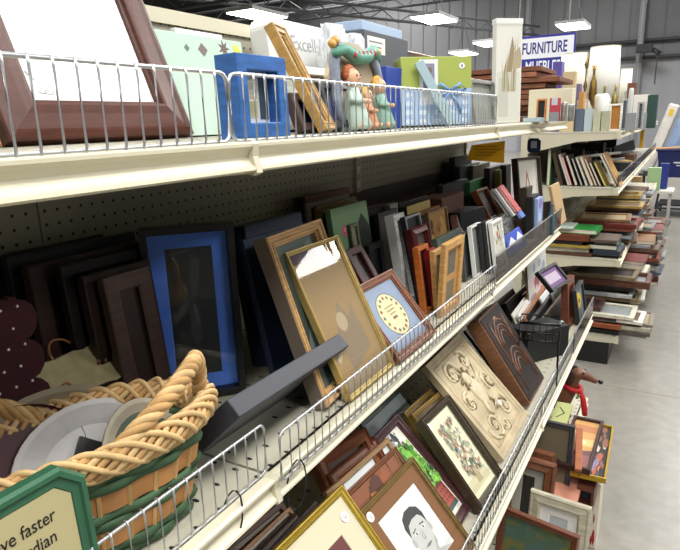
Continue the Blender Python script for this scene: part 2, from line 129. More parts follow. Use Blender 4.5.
 ['bx', 'storage_box', 'bright green folder below the olive box', 'box', None, [-0.827, 2.648, 1.0724], [1.5708, 0.0524, 0.0], 0.286, 0.248, 0.03, {'c': '2f6e3c'}],
 ['bx', 'storage_box', 'black tray above the brown wooden box', 'box', None, [-0.86, 2.349, 1.07], [1.5708, 0.0, 0.0], 0.331, 0.263, 0.03, {'c': '1e2124'}],
 ['fr', 'picture_frame', 'small copper brown frame tilted near the teal cloth', 'frame', None, [-0.6827, 2.612, 1.0858], [1.5708, 0.5236, 0.0], 0.171, 0.2346, 0.03, {'c': '8a4e2e', 'b': 0.012, 'p': '2a1a14'}],
 ['bx', 'storage_box', 'dark plum box right of the olive box', 'box', None, [-0.7896, 2.824, 1.0718], [1.5708, 0.0349, 0.0], 0.291, 0.2983, 0.03, {'c': '2a1a20'}],
 ['bx', 'book', 'olive yellow book behind the red edged books', 'book', None, [-0.7502, 2.891, 1.0729], [1.5708, 0.0698, 0.0], 0.111, 0.2838, 0.03, {'c': '8a8a4c'}],
 ['bx', 'book', 'black tall book right of the olive yellow book', 'book', None, [-0.734, 2.922, 1.0724], [1.5708, 0.0524, 0.0], 0.093, 0.305, 0.03, {'c': '1a1418'}],
 ['bx', 'storage_box', 'black case carrying the fan of slanted books', 'case', None, [-0.7403, 2.2401, 1.076], [1.3963, 0.0524, 0.0], 0.22, 0.164, 0.1, {'c': '141416'}],
 ['bk', 'book', 'black slanted book in the fan of books right of the teal cloth', 'book', 'fan of slanted books on the second shelf', [-0.5301, 2.15, 1.2527], [1.5708, 0.6632, 0.0], 0.06, 0.1184, 0.009600000000000001, {'c': '1a1a1c', 'pages': 1}],
 ['bk', 'book', 'light grey slanted book in the fan of books right of the teal cloth', 'book', 'fan of slanted books on the second shelf', [-0.5203, 2.17, 1.2527], [1.5708, 0.6632, 0.0], 0.06, 0.1196, 0.008, {'c': 'b9bcc0', 'pages': 1}],
 ['bk', 'book', 'red slanted book in the fan of books right of the teal cloth', 'book', 'fan of slanted books on the second shelf', [-0.5129, 2.19, 1.2637], [1.5708, 0.6632, 0.0], 0.06, 0.1171, 0.011200000000000002, {'c': 'a01c24', 'pages': 1}],
 ['bk', 'book', 'blue slanted book in the fan of books right of the teal cloth', 'book', 'fan of slanted books on the second shelf', [-0.5011, 2.21, 1.2387], [1.5708, 0.6632, 0.0], 0.06, 0.1184, 0.009600000000000001, {'c': '2b56a8', 'pages': 1}],
 ['fr', 'picture_frame', 'brown frame with white mat and pink triangle drawing below the blue tag', 'frame', None, [-0.6024, 2.6904, 1.075], [1.2219, 0.1396, 0.0], 0.19, 0.3525, 0.03, {'b': 0.012, 'c': '3c2c26', 'm': 'e8e4da', 'mw': 0.012, 'pic': 'triangle'}],
 ['bk', 'book', 'red book wedged left of the triangle drawing frame', 'book', None, [-0.6275, 2.861, 1.075], [1.5708, 0.2094, 0.0], 0.12, 0.2526, 0.02, {'c': '9a1c26'}],
 ['bx', 'stone_block', 'mossy brown wooden post in front of the triangle drawing', 'post', None, [-0.5923, 2.719, 1.0718], [1.5708, 0.0349, 0.0], 0.185, 0.2203, 0.03, {'c': '4c4636'}],
 ['bx', 'storage_box', 'black case right of the mossy brown post', 'case', None, [-0.5534, 2.662, 1.0718], [1.5708, 0.0349, 0.0], 0.144, 0.1883, 0.03, {'c': '15171a'}],
 ['bx', 'toy_figure', 'pastel pink and blue figurine near the end of the second shelf', 'figurine', None, [-0.5388, 2.695, 1.0715], [1.5708, 0.0349, 0.0], 0.106, 0.1766, 0.02, {'c': '9fb4dc', 'art': 'pastel'}],
 ['lathe', 'blue_bottle', 'slate teal bottle at the end of the second shelf', 'bottle', None, [-0.525, 2.802, 1.07], [1.5708, 0.0349, 0.0], 0.035, 0.1421, 0.03, {'c': '3c5a66', 'shape': 'bottle'}],
 ['bx', 'display_board', 'pale wooden board standing at the far end of the second shelf', 'board', None, [-0.5007, 3.006, 1.0742], [1.5708, 0.2443, 0.0], 0.211, 0.2039, 0.014, {'c': 'b89a70'}],
 ['fr', 'picture_frame', 'ornate dark gold frame with drawn portrait of a man on brown mat', 'frame', None, [-0.3453, 0.8988, 0.6465], [1.5079, 0.733, 0.0], 0.2545, 0.2421, 0.016, {'b': 0.013, 'c': '6c5628', 'pr': 'step', 'm': '76502f', 'mw': 0.032, 'pic': 'portrait', 'stk': (0.13, 0.9)}],
 ['fr', 'picture_frame', 'bright gold frame with cream mat and round sticker, left of the portrait', 'frame', None, [-0.3457, 0.6626, 0.6465], [1.5263, 0.733, 0.0], 0.2472, 0.3146, 0.016, {'b': 0.016, 'c': 'a98f34', 'metal': 0.5, 'pr': 'step', 'm': 'c9c2a6', 'mw': 0.055, 'p': '5a2020', 'stk': (0.84, 0.84)}],
 ['fr', 'picture_frame', 'wide maroon frame with town street print of red brick houses and trees', 'frame', None, [-0.3782, 0.995, 0.6516], [1.5708, 0.8029, 0.0], 0.295, 0.2944, 0.022, {'b': 0.022, 'c': '47262a', 'pr': 'step', 'pic': 'town', 'g': 0}],
 ['fr', 'picture_frame', 'dark gold frame with faded botanical bush print', 'frame', None, [-0.3464, 1.2692, 0.6538], [1.5015, 0.6981, 0.0], 0.1734, 0.266, 0.028, {'b': 0.016, 'c': '3e3122', 'pr': 'step', 'm': '5c5a48', 'mw': 0.006, 'pic': 'botan', 'stk': (0.12, 0.9)}],
 ['panel', 'relief_carving', 'cream carved relief panel with swirling animal figure', 'carving', None, [-0.3645, 1.5259, 0.6512], [1.5736, 0.7762, 0.0], 0.309, 0.3431, 0.022, {'c': 'b8a888', 'pic': 'relief'}],
 ['panel', 'carved_box', 'brown wooden box with dark arched scrollwork face', 'box', None, [-0.3665, 1.8749, 0.6668], [1.5668, 0.5989, 0.0], 0.2355, 0.3302, 0.055, {'c': '3c2a22', 'side': '7a5238', 'pic': 'scroll'}],
 ['fr', 'picture_frame', 'pale blue grey matted frame behind the town print', 'frame', None, [-0.52, 1.253, 0.6438], [1.5708, 0.733, 0.0], 0.253, 0.2376, 0.012, {'b': 0.012, 'c': '39463f', 'm': 'a9b4b8', 'mw': 0.05, 'p': '7f8a8c'}],
 ['fr', 'picture_frame', 'old gold frame furthest left behind the botanical print', 'frame', None, [-0.4428, 1.351, 0.6458], [1.508, 0.733, 0.0], 0.1753, 0.2384, 0.015, {'b': 0.014, 'c': '8a7038', 'pr': 'step', 'p': '4a3c24', 'metal': 0.4}],
 ['fr', 'picture_frame', 'old gold frame directly behind the botanical print', 'frame', None, [-0.4238, 1.349, 0.6458], [1.4689, 0.733, 0.0], 0.1769, 0.2346, 0.015, {'b': 0.014, 'c': '94783c', 'pr': 'step', 'p': '4a3c24', 'metal': 0.4}],
 ['fr', 'picture_frame', 'pinkish brown frame behind the cream carved panel', 'frame', None, [-0.476, 1.618, 0.6452], [1.5238, 0.733, 0.0], 0.2553, 0.2858, 0.014, {'b': 0.014, 'c': '7c5648', 'p': '8a5a4c'}],
 ['fr', 'picture_frame', 'black frame left of the brown carved box', 'frame', None, [-0.4723, 2.006, 0.6438], [1.4739, 0.733, 0.0], 0.2482, 0.2622, 0.012, {'b': 0.012, 'c': '1c1c1e', 'p': '141414'}],
 ['fr', 'picture_frame', 'reddish brown frame topmost left of the town print', 'frame', None, [-0.4467, 0.8974, 0.6559], [1.3633, 0.5934, 0.0], 0.1747, 0.3094, 0.036, {'b': 0.028, 'c': '7c4628', 'pr': 'wide', 'p': '4a2c1c'}],
 ['fr', 'picture_frame', 'darker reddish frame in front of the topmost brown one', 'frame', None, [-0.4163, 0.9149, 0.6534], [1.4625, 0.6283, 0.0], 0.1851, 0.2852, 0.03, {'b': 0.022, 'c': '683820', 'pr': 'wide', 'p': '3c2418'}],
 ['fr', 'picture_frame', 'thin tan frame with pale silver panel left of the town print', 'frame', None, [-0.3955, 0.8813, 0.6444], [1.4922, 0.6632, 0.0], 0.2548, 0.2842, 0.014, {'b': 0.012, 'c': '8a6a44', 'p': 'c9cccd'}],
 ['fr', 'picture_frame', 'burl wood frame with red brown marbling behind the portrait', 'frame', None, [-0.378, 0.8861, 0.6448], [1.4952, 0.6981, 0.0], 0.2517, 0.2668, 0.014, {'b': 0.012, 'c': '6c4028', 'pr': 'step', 'pic': 'burl', 'p': '7a4628'}],
 ['fr', 'picture_frame', 'brown frame leftmost on the third shelf below the lip', 'frame', None, [-0.4478, 0.6587, 0.6438], [1.4801, 0.733, 0.0], 0.1546, 0.3019, 0.012, {'b': 0.012, 'c': '5a3826', 'p': '6a5a44'}],
 ['fr', 'picture_frame', 'thin frame with orange and white marbled edge, far left', 'frame', None, [-0.428, 0.665, 0.6425], [1.5399, 0.733, 0.0], 0.1621, 0.2915, 0.01, {'b': 0.008, 'c': 'c08a5c', 'p': 'b8b4a8'}],
 ['fr', 'picture_frame', 'very dark brown stepped frame left of the bright gold one', 'frame', None, [-0.4027, 0.6636, 0.6465], [1.5585, 0.733, 0.0], 0.162, 0.2889, 0.016, {'b': 0.02, 'c': '3c2620', 'pr': 'wide', 'p': '2c1c18'}],
 ['fr', 'picture_frame', 'dark frame with sage panel left of the bright gold frame', 'frame', None, [-0.383, 0.678, 0.6438], [1.581, 0.733, 0.0], 0.196, 0.2914, 0.012, {'b': 0.012, 'c': '3a2a22', 'm': '9a9a82', 'mw': 0.05, 'p': 'a0a08a'}],
 ['fr', 'picture_frame', 'olive black frame at the left of the leaning row on the third shelf', 'frame', None, [-0.667, 2.7284, 0.6418], [1.5237, 0.5236, 0.0], 0.2763, 0.1121, 0.012, {'c': '4c4a3c', 'b': 0.014, 'p': '22201e'}],
 ['fr', 'picture_frame', 'dark brown wide frame second in the leaning row on the third shelf', 'frame', None, [-0.6415, 2.7774, 0.6458], [1.5345, 0.5236, 0.0], 0.3863, 0.091, 0.02, {'c': '2a201e', 'b': 0.014, 'p': '22201e'}],
 ['fr', 'picture_frame', 'grey black frame below the watercolour painting on the third shelf', 'frame', None, [-0.6065, 2.9916, 0.6438], [1.5386, 0.5236, 0.0], 0.4042, 0.085, 0.016, {'c': '33353a', 'b': 0.014, 'p': '22201e'}],
 ['bx', 'white_card', 'white card left of the copper tan frame on the third shelf', 'panel', None, [-0.5705, 2.6275, 0.6398], [1.6014, 0.5236, 0.0], 0.2941, 0.097, 0.008, {'c': 'e8e6de'}],
 ['bx', 'white_card', 'white panel second in the leaning row on the third shelf', 'panel', None, [-0.5422, 2.6231, 0.6418], [1.6357, 0.5236, 0.0], 0.4008, 0.0958, 0.012, {'c': 'e4e2dc'}],
 ['fr', 'picture_frame', 'copper tan frame beside the white panels on the third shelf', 'frame', None, [-0.5205, 2.6253, 0.6468], [1.6018, 0.5236, 0.0], 0.6133, 0.087, 0.022, {'c': 'a5714f', 'b': 0.014, 'p': '22201e'}],
 ['bx', 'white_card', 'white edged card right of the copper tan frame on the third shelf', 'panel', None, [-0.4995, 2.9062, 0.6408], [1.5741, 0.5236, 0.0], 0.306, 0.105, 0.01, {'c': 'dedede'}],
 ['fr', 'picture_frame', 'black thick frame in the middle of the leaning row on the third shelf', 'frame', None, [-0.47, 2.5896, 0.6488], [1.5861, 0.5236, 0.0], 0.6541, 0.084, 0.026, {'c': '17171a', 'b': 0.014, 'p': '22201e'}],
 ['fr', 'picture_frame', 'grey metal frame right of the black thick frame on the third shelf', 'frame', None, [-0.441, 2.9256, 0.6418], [1.5644, 0.5236, 0.0], 0.313, 0.128, 0.012, {'c': '6a6c6c', 'b': 0.014, 'p': '22201e'}],
 ['fr', 'picture_frame', 'olive brown frame just above the wire basket on the third shelf', 'frame', None, [-0.4254, 2.5402, 0.6428], [1.5552, 0.5236, 0.0], 0.6411, 0.1032, 0.014, {'c': '57493a', 'b': 0.014, 'p': '22201e'}],
 ['bx', 'canvas_painting', 'pale watercolour with pink and blue blotches under the second shelf end', 'painting', None, [-0.5911, 2.888, 0.6371], [1.5708, 0.1047, 0.0], 0.437, 0.2765, 0.012, {'c': 'c9ccc8', 'pic': 'watercolor', 'side': '7a5a38'}],
 ['fr', 'picture_frame', 'black frame with purple mat leaning near the end of third shelf', 'frame', None, [-0.421, 2.5022, 0.888], [1.3888, 0.764, -0.0134], 0.2043, 0.1064, 0.02, {'b': 0.014, 'c': '17171a', 'm': '6c4c7c', 'mw': 0.018, 'p': 'a898ac'}],
 ['fr', 'picture_frame', 'thick red brown frame standing upright at the end of third shelf', 'frame', None, [-0.384, 2.725, 0.6379], [1.5708, 0.0698, 0.0], 0.18, 0.2287, 0.03, {'b': 0.03, 'c': '6e3c2a', 'p': '3a2018'}],
 ['fr', 'picture_frame', 'dark frame with yellow sunflower picture by the last fence piece', 'frame', None, [-0.3508, 2.843, 0.6393], [1.5708, 0.1745, 0.0], 0.22, 0.1683, 0.02, {'b': 0.014, 'c': '2c3034', 'pic': 'sun', 'p': '8a9098'}],
 ['bx', 'storage_box', 'black open box lying below the wire basket', 'box', None, [-0.47, 2.28, 0.635], [0.9599, 0.0, 0.0], 0.22, 0.13, 0.12, {'c': '131417'}],
 ['bk', 'book', 'green book standing upright at the left end of the slanted row on far second shelf', 'book', 'slanted row on the far second shelf', [-0.753, 4.06, 1.16], [1.5708, 0.0, 0.0], 0.2, 0.235, 0.02, {'c': '5f8a5c', 'pages': 1}],
 ['fr', 'picture_frame', 'brown frame leaning on the green book of the slanted row on far second shelf', 'frame', 'slanted row on the far second shelf', [-0.6693, 4.06, 1.1669], [1.5708, 0.2793, 0.0], 0.2, 0.2238, 0.022, {'c': '4c3a2c', 'pages': 1, 'b': 0.02, 'p': '2a2420'}],
 ['bk', 'book', 'white book left of the red one of the slanted row on far second shelf', 'book', 'slanted row on the far second shelf', [-0.6269, 4.06, 1.1649], [1.5708, 0.3491, 0.0], 0.2, 0.2108, 0.012, {'c': 'cfcfc8', 'pages': 1}],
 ['bk', 'book', 'red book of the slanted row on far second shelf', 'book', 'slanted row on the far second shelf', [-0.6125, 4.06, 1.1656], [1.5708, 0.3491, 0.0], 0.2, 0.1973, 0.014, {'c': 'b01f3c', 'pages': 1}],
 ['bk', 'book', 'black book right of the red one of the slanted row on far second shelf', 'book', 'slanted row on the far second shelf', [-0.5772, 4.06, 1.1673], [1.5708, 0.3665, 0.0], 0.2, 0.2032, 0.018, {'c': '1c1c20', 'pages': 1}],
 ['bk', 'book', 'charcoal book of the slanted row on far second shelf', 'book', 'slanted row on the far second shelf', [-0.5482, 4.06, 1.1653], [1.5708, 0.384, 0.0], 0.2, 0.1863, 0.012, {'c': '3a3c40', 'pages': 1}],
 ['bk', 'book', 'thin white book right of the charcoal one of the slanted row on far second shelf', 'book', 'slanted row on the far second shelf', [-0.5189, 4.06, 1.1647], [1.5708, 0.4014, 0.0], 0.2, 0.1948, 0.01, {'c': 'e6e6e0', 'pages': 1}],
 ['bk', 'book', 'tan book in the middle of the slanted row on far second shelf', 'book', 'slanted row on the far second shelf', [-0.4846, 4.06, 1.1681], [1.5708, 0.4189, 0.0], 0.2, 0.2002, 0.018, {'c': 'c6b08c', 'pages': 1}],
 ['bk', 'book', 'red brown book of the slanted row on far second shelf', 'book', 'slanted row on the far second shelf', [-0.4611, 4.06, 1.1667], [1.5708, 0.4363, 0.0], 0.2, 0.189, 0.014, {'c': '7a4a2c', 'pages': 1}],
 ['bk', 'book', 'dark green book of the slanted row on far second shelf', 'book', 'slanted row on the far second shelf', [-0.4383, 4.06, 1.1669], [1.5708, 0.4538, 0.0], 0.2, 0.1636, 0.014, {'c': '2c3a30', 'pages': 1}],
 ['bk', 'book', 'thin yellow book of the slanted row on far second shelf', 'book', 'slanted row on the far second shelf', [-0.4108, 4.06, 1.1644], [1.5708, 0.4712, 0.0], 0.2, 0.1679, 0.008, {'c': 'c9b44c', 'pages': 1}],
 ['bk', 'book', 'white book resting high at the right end of the slanted row on far second shelf', 'book', 'slanted row on the far second shelf', [-0.35, 4.06, 1.1655], [1.5708, 0.4887, 0.0], 0.2, 0.2237, 0.01, {'c': 'dcd8cc', 'pages': 1}],
 ['bk', 'book', 'golden tan book, last at the right of the slanted row on far second shelf', 'book', 'slanted row on the far second shelf', [-0.3313, 4.06, 1.1664], [1.5708, 0.4887, 0.0], 0.2, 0.2294, 0.012, {'c': 'b88a4c', 'pages': 1}],
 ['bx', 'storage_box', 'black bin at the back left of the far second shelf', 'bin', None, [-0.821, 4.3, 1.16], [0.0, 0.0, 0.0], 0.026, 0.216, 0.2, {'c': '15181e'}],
 ['bx', 'frame_strip', 'long black frame strip nearest the slanted books on far second shelf', 'strip', None, [-0.6299, 4.4557, 1.1737], [1.0472, 0.6981, 0.0], 0.24, 0.0322, 0.02, {'c': '1a1a1c', 'metal': 0}],
 ['bx', 'frame_strip', 'silver grey frame strip second along the clutter on far second shelf', 'strip', None, [-0.58, 4.83, 1.18], [1.444, 0.0035, 0.2203], 0.24, 0.075, 0.02, {'c': 'a9abac', 'metal': 0.6}],
 ['bx', 'frame_strip', 'gold frame strip amid the dark clutter on far second shelf', 'strip', None, [-0.5439, 5.2207, 1.2131], [0.717, 0.6842, 0.2381], 0.24, 0.0827, 0.02, {'c': 'a88a4a', 'metal': 0.6}],
 ['bx', 'wooden_bar', 'short brown wooden bar high in the clutter on far second shelf', 'bar', None, [-0.5, 5.5901, 1.1614], [0.9253, 0.031, 0.0369], 0.24, 0.0486, 0.02, {'c': '5a3a2a', 'metal': 0}],
 ['bx', 'frame_strip', 'white frame strip near the far lip on far second shelf', 'strip', None, [-0.6297, 5.9677, 1.1926], [1.4789, 0.6436, -0.1981], 0.24, 0.059, 0.02, {'c': 'd8d6ce', 'metal': 0}],
 ['bx', 'tool_case', 'dark grey case toward the far end on far second shelf', 'case', None, [-0.5806, 6.3497, 1.2024], [0.8098, 0.0839, -0.251], 0.24, 0.0975, 0.02, {'c': '2c2e32', 'metal': 0}],
 ['bx', 'frame_strip', 'brown frame strip behind the silver strip on far second shelf', 'strip', None, [-0.5463, 6.7345, 1.1717], [0.8131, 0.5796, -0.0732], 0.24, 0.036, 0.02, {'c': '4a3428', 'metal': 0}],
 ['bx', 'frame_strip', 'pale tan frame strip at the far end below the yellow tag on far second shelf', 'strip', None, [-0.5006, 7.1107, 1.1839], [1.4794, 0.1579, 0.172], 0.24, 0.071, 0.02, {'c': 'c0a880', 'metal': 0}],
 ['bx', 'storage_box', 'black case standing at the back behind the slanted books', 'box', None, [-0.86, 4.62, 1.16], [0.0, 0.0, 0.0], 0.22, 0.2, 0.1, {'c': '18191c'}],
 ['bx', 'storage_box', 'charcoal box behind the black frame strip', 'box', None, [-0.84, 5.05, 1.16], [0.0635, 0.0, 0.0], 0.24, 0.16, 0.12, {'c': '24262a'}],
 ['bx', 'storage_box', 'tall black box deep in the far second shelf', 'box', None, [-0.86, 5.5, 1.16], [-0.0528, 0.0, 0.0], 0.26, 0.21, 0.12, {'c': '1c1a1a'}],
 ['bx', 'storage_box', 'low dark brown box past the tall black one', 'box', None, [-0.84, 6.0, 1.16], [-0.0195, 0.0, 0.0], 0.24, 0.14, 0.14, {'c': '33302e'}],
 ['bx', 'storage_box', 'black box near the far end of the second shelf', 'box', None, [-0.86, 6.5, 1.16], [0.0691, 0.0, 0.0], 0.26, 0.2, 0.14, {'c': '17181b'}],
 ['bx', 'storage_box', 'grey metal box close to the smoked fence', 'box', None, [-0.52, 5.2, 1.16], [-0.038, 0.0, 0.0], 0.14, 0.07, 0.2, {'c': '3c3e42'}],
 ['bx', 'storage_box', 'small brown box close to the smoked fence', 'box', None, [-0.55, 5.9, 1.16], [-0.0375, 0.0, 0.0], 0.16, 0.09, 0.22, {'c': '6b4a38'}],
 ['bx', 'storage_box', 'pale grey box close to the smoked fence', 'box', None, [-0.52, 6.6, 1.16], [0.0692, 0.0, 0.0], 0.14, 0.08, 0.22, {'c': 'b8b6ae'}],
 ['bx', 'metal_tube', 'silver long rod lying over the dark clutter of far second shelf', 'rod', None, [-0.6, 4.5, 1.26], [1.249, 0.0, 0.0], 0.6325, 0.018, 0.018, {'c': 'b4b8bc', 'metal': 0.5, 'rough': 0.3}],
 ['bx', 'metal_tube', 'white long rod lying over the dark clutter of far second shelf', 'rod', None, [-0.7, 4.75, 1.29], [1.176, 0.0, 0.0], 0.65, 0.018, 0.018, {'c': 'dcdad2', 'metal': 0, 'rough': 0.3}],
 ['bx', 'metal_tube', 'pewter long rod lying over the dark clutter of far second shelf', 'rod', None, [-0.62, 5.4, 1.26], [1.2925, 0.0, 0.0], 0.728, 0.018, 0.018, {'c': '7c8086', 'metal': 0.5, 'rough': 0.3}],
 ['fr', 'picture_frame', 'brown frame lying flat, lowest in left far pile', 'frame', 'left pile on the far third shelf', [-0.8, 4.031, 0.733], [-0.0416, 1.5708, 0.0], 0.34, 0.3, 0.020999999999999998, {'c': '5c4030', 'b': 0.03, 'p': '6b5a48'}],
 ['bk', 'book', 'white book, second from bottom in left far pile', 'book', 'left pile on the far third shelf', [-0.78, 4.0251, 0.766], [0.0436, 1.5708, 0.0], 0.3, 0.26, 0.031, {'c': 'd8d4c4'}],
 ['fr', 'picture_frame', 'gilt edged frame lying flat, third from bottom in left far pile', 'frame', 'left pile on the far third shelf', [-0.77, 4.0022, 0.783], [0.0134, 1.5708, 0.0], 0.3, 0.26, 0.015, {'c': 'a08a3c', 'b': 0.03, 'p': '3c3a38'}],
 ['bx', 'storage_box', 'black flat box, fourth from bottom in left far pile', 'box', 'left pile on the far third shelf', [-0.8, 4.0386, 0.808], [-0.0522, 1.5708, 0.0], 0.28, 0.26, 0.023, {'c': '1c1c20'}],
 ['fr', 'picture_frame', 'red brown frame lying flat, fifth from bottom in left far pile', 'frame', 'left pile on the far third shelf', [-0.78, 4.013, 0.833], [0.0204, 1.5708, 0.0], 0.3, 0.26, 0.023, {'c': '6e3826', 'b': 0.03, 'p': '6b5a48'}],
 ['fr', 'picture_frame', 'rust brown frame lying flat, sixth from bottom in left far pile', 'frame', 'left pile on the far third shelf', [-0.8, 4.0107, 0.856], [0.039, 1.5708, 0.0], 0.32, 0.26, 0.020999999999999998, {'c': '74402c', 'b': 0.03, 'p': '8a8f90'}],
 ['bk', 'book', 'bright green book, seventh from bottom in left far pile', 'book', 'left pile on the far third shelf', [-0.78, 4.0394, 0.887], [-0.0456, 1.5708, 0.0], 0.34, 0.22, 0.028999999999999998, {'c': '2f9c48'}],
 ['bx', 'storage_box', 'pale mint flat box, topmost in left far pile', 'box', 'left pile on the far third shelf', [-0.82, 4.0034, 0.902], [-0.0095, 1.5708, 0.0], 0.24, 0.2, 0.013000000000000001, {'c': 'b8c4b8'}],
 ['fr', 'picture_frame', 'brown beaded frame lying flat, lowest in right far pile', 'frame', 'right pile on the far third shelf', [-0.455, 4.06, 0.727], [0.0427, 1.5708, 0.0], 0.17, 0.26, 0.015, {'c': '6a4c40', 'b': 0.03, 'p': '6b5a48'}],
 ['bx', 'storage_box', 'dark slate flat box, second from bottom in right far pile', 'box', 'right pile on the far third shelf', [-0.455, 4.0265, 0.762], [-0.0425, 1.5708, 0.0], 0.16, 0.24, 0.033, {'c': '232c38'}],
 ['bk', 'book', 'dark green book, third from bottom in right far pile', 'book', 'right pile on the far third shelf', [-0.485, 4.038, 0.793], [-0.0152, 1.5708, 0.0], 0.17, 0.24, 0.028999999999999998, {'c': '1f4a3c'}],
 ['bk', 'book', 'white and teal book, fourth from bottom in right far pile', 'book', 'right pile on the far third shelf', [-0.455, 4.0562, 0.81], [0.0523, 1.5708, 0.0], 0.14, 0.2, 0.015, {'c': 'cfe0d8'}],
 ['bx', 'storage_box', 'taupe flat box, topmost in right far pile', 'box', 'right pile on the far third shelf', [-0.475, 4.0204, 0.831], [-0.0186, 1.5708, 0.0], 0.16, 0.24, 0.019, {'c': '5a4a40'}],
 ['fr', 'picture_frame', 'black frame lying flat, lowest in near left bottom pile', 'frame', 'near left pile on the far bottom shelf', [-0.66, 4.0259, 0.231], [0.0176, 1.5708, 0.0], 0.4, 0.3, 0.028999999999999998, {'c': '1e1c1c', 'b': 0.03, 'p': '6b5a48'}],
 ['fr', 'picture_frame', 'charcoal frame lying flat, second from bottom in near left bottom pile', 'frame', 'near left pile on the far bottom shelf', [-0.64, 4.0303, 0.252], [0.041, 1.5708, 0.0], 0.4, 0.3, 0.019, {'c': '3a3634', 'b': 0.03, 'p': '8a8f90'}],
 ['fr', 'picture_frame', 'rust orange frame lying flat, third from bottom in near left bottom pile', 'frame', 'near left pile on the far bottom shelf', [-0.63, 4.0004, 0.283], [-0.0441, 1.5708, 0.0], 0.38, 0.3, 0.028999999999999998, {'c': '8c4a2c', 'b': 0.03, 'p': '3c3a38'}],
 ['fr', 'picture_frame', 'silver grey frame lying flat, fourth from bottom in near left bottom pile', 'frame', 'near left pile on the far bottom shelf', [-0.62, 4.0359, 0.298], [-0.0124, 1.5708, 0.0], 0.4, 0.3, 0.013000000000000001, {'c': '8a8a88', 'b': 0.03, 'p': 'a89878'}],
 ['fr', 'picture_frame', 'red brown frame lying flat, fifth from bottom in near left bottom pile', 'frame', 'near left pile on the far bottom shelf', [-0.6, 4.0185, 0.321], [0.0522, 1.5708, 0.0], 0.4, 0.3, 0.020999999999999998, {'c': '6c4030', 'b': 0.03, 'p': '6b5a48'}],
 ['fr', 'picture_frame', 'cream frame lying flat, sixth from bottom in near left bottom pile', 'frame', 'near left pile on the far bottom shelf', [-0.58, 4.0061, 0.346], [-0.0213, 1.5708, 0.0], 0.4, 0.28, 0.023, {'c': 'cfcab8', 'b': 0.03, 'p': '8a8f90'}],
 ['fr', 'picture_frame', 'dark plum frame lying flat, topmost in near left bottom pile', 'frame', 'near left pile on the far bottom shelf', [-0.6, 4.04, 0.377], [-0.0384, 1.5708, 0.0], 0.22, 0.2, 0.028999999999999998, {'c': '4a2c2c', 'b': 0.03, 'p': '3c3a38'}],
 ['fr', 'picture_frame', 'grey frame lying flat, lowest in near right bottom pile', 'frame', 'near right pile on the far bottom shelf', [-0.26, 4.0493, 0.221], [-0.0376, 1.5708, 0.0], 0.16, 0.3, 0.019, {'c': '8e8c88', 'b': 0.03, 'p': '6b5a48'}],
 ['fr', 'picture_frame', 'stone brown frame lying flat, second from bottom in near right bottom pile', 'frame', 'near right pile on the far bottom shelf', [-0.26, 4.0211, 0.246], [-0.0223, 1.5708, 0.0], 0.18, 0.3, 0.023, {'c': '55504a', 'b': 0.03, 'p': '8a8f90'}],
 ['fr', 'picture_frame', 'pale stone frame lying flat, third from bottom in near right bottom pile', 'frame', 'near right pile on the far bottom shelf', [-0.27, 4.0225, 0.275], [0.052, 1.5708, 0.0], 0.19, 0.3, 0.027, {'c': 'b4ae9c', 'b': 0.03, 'p': '3c3a38'}],
 ['fr', 'picture_frame', 'taupe frame lying flat, fourth from bottom in near right bottom pile', 'frame', 'near right pile on the far bottom shelf', [-0.24, 4.0488, 0.296], [-0.0113, 1.5708, 0.0], 0.17, 0.3, 0.019, {'c': '7c7468', 'b': 0.03, 'p': 'a89878'}],
 ['fr', 'picture_frame', 'white matted frame lying flat, topmost in near right bottom pile', 'frame', 'near right pile on the far bottom shelf', [-0.28, 4.0124, 0.317], [-0.0447, 1.5708, 0.0], 0.15, 0.26, 0.019, {'c': 'e2dfd2', 'b': 0.03, 'p': '6b5a48'}],
 ['bx', 'storage_box', 'black flat box, lowest in pile under far third shelf', 'box', 'upper pile under the far third shelf', [-0.7, 4.3602, 0.261], [-0.0009, 1.5708, 0.0], 0.46, 0.3, 0.059, {'c': '2c2a28'}],
 ['bx', 'storage_box', 'dark brown flat box, second from bottom in pile under far third shelf', 'box', 'upper pile under the far third shelf', [-0.7, 4.3913, 0.332], [0.0498, 1.5708, 0.0], 0.46, 0.3, 0.069, {'c': '4a3c34'}],
 ['fr', 'picture_frame', 'tan frame lying flat, third from bottom in pile under far third shelf', 'frame', 'upper pile under the far third shelf', [-0.66, 4.3848, 0.363], [-0.0313, 1.5708, 0.0], 0.48, 0.3, 0.028999999999999998, {'c': '8c7a5c', 'b': 0.03, 'p': '3c3a38'}],
 ['fr', 'picture_frame', 'silver frame lying flat, fourth from bottom in pile under far third shelf', 'frame', 'upper pile under the far third shelf', [-0.68, 4.3623, 0.39], [-0.0296, 1.5708, 0.0], 0.46, 0.3, 0.024999999999999998, {'c': 'b9bbbb', 'b': 0.03, 'p': 'a89878'}],
 ['fr', 'picture_frame', 'black thick frame lying flat, fifth from bottom in pile under far third shelf', 'frame', 'upper pile under the far third shelf', [-0.7, 4.3988, 0.436], [0.0505, 1.5708, 0.0], 0.46, 0.3, 0.044, {'c': '2a2422', 'b': 0.03, 'p': '6b5a48'}],
 ['fr', 'picture_frame', 'red brown frame lying flat, sixth from bottom in pile under far third shelf', 'frame', 'upper pile under the far third shelf', [-0.62, 4.3727, 0.487], [-0.0031, 1.5708, 0.0], 0.5, 0.3, 0.049, {'c': '5e3628', 'b': 0.03, 'p': '8a8f90'}],
 ['fr', 'picture_frame', 'khaki frame lying flat, topmost in pile under far third shelf', 'frame', 'upper pile under the far third shelf', [-0.65, 4.371, 0.518], [-0.0485, 1.5708, 0.0], 0.44, 0.3, 0.028999999999999998, {'c': '7a6a54', 'b': 0.03, 'p': '3c3a38'}],
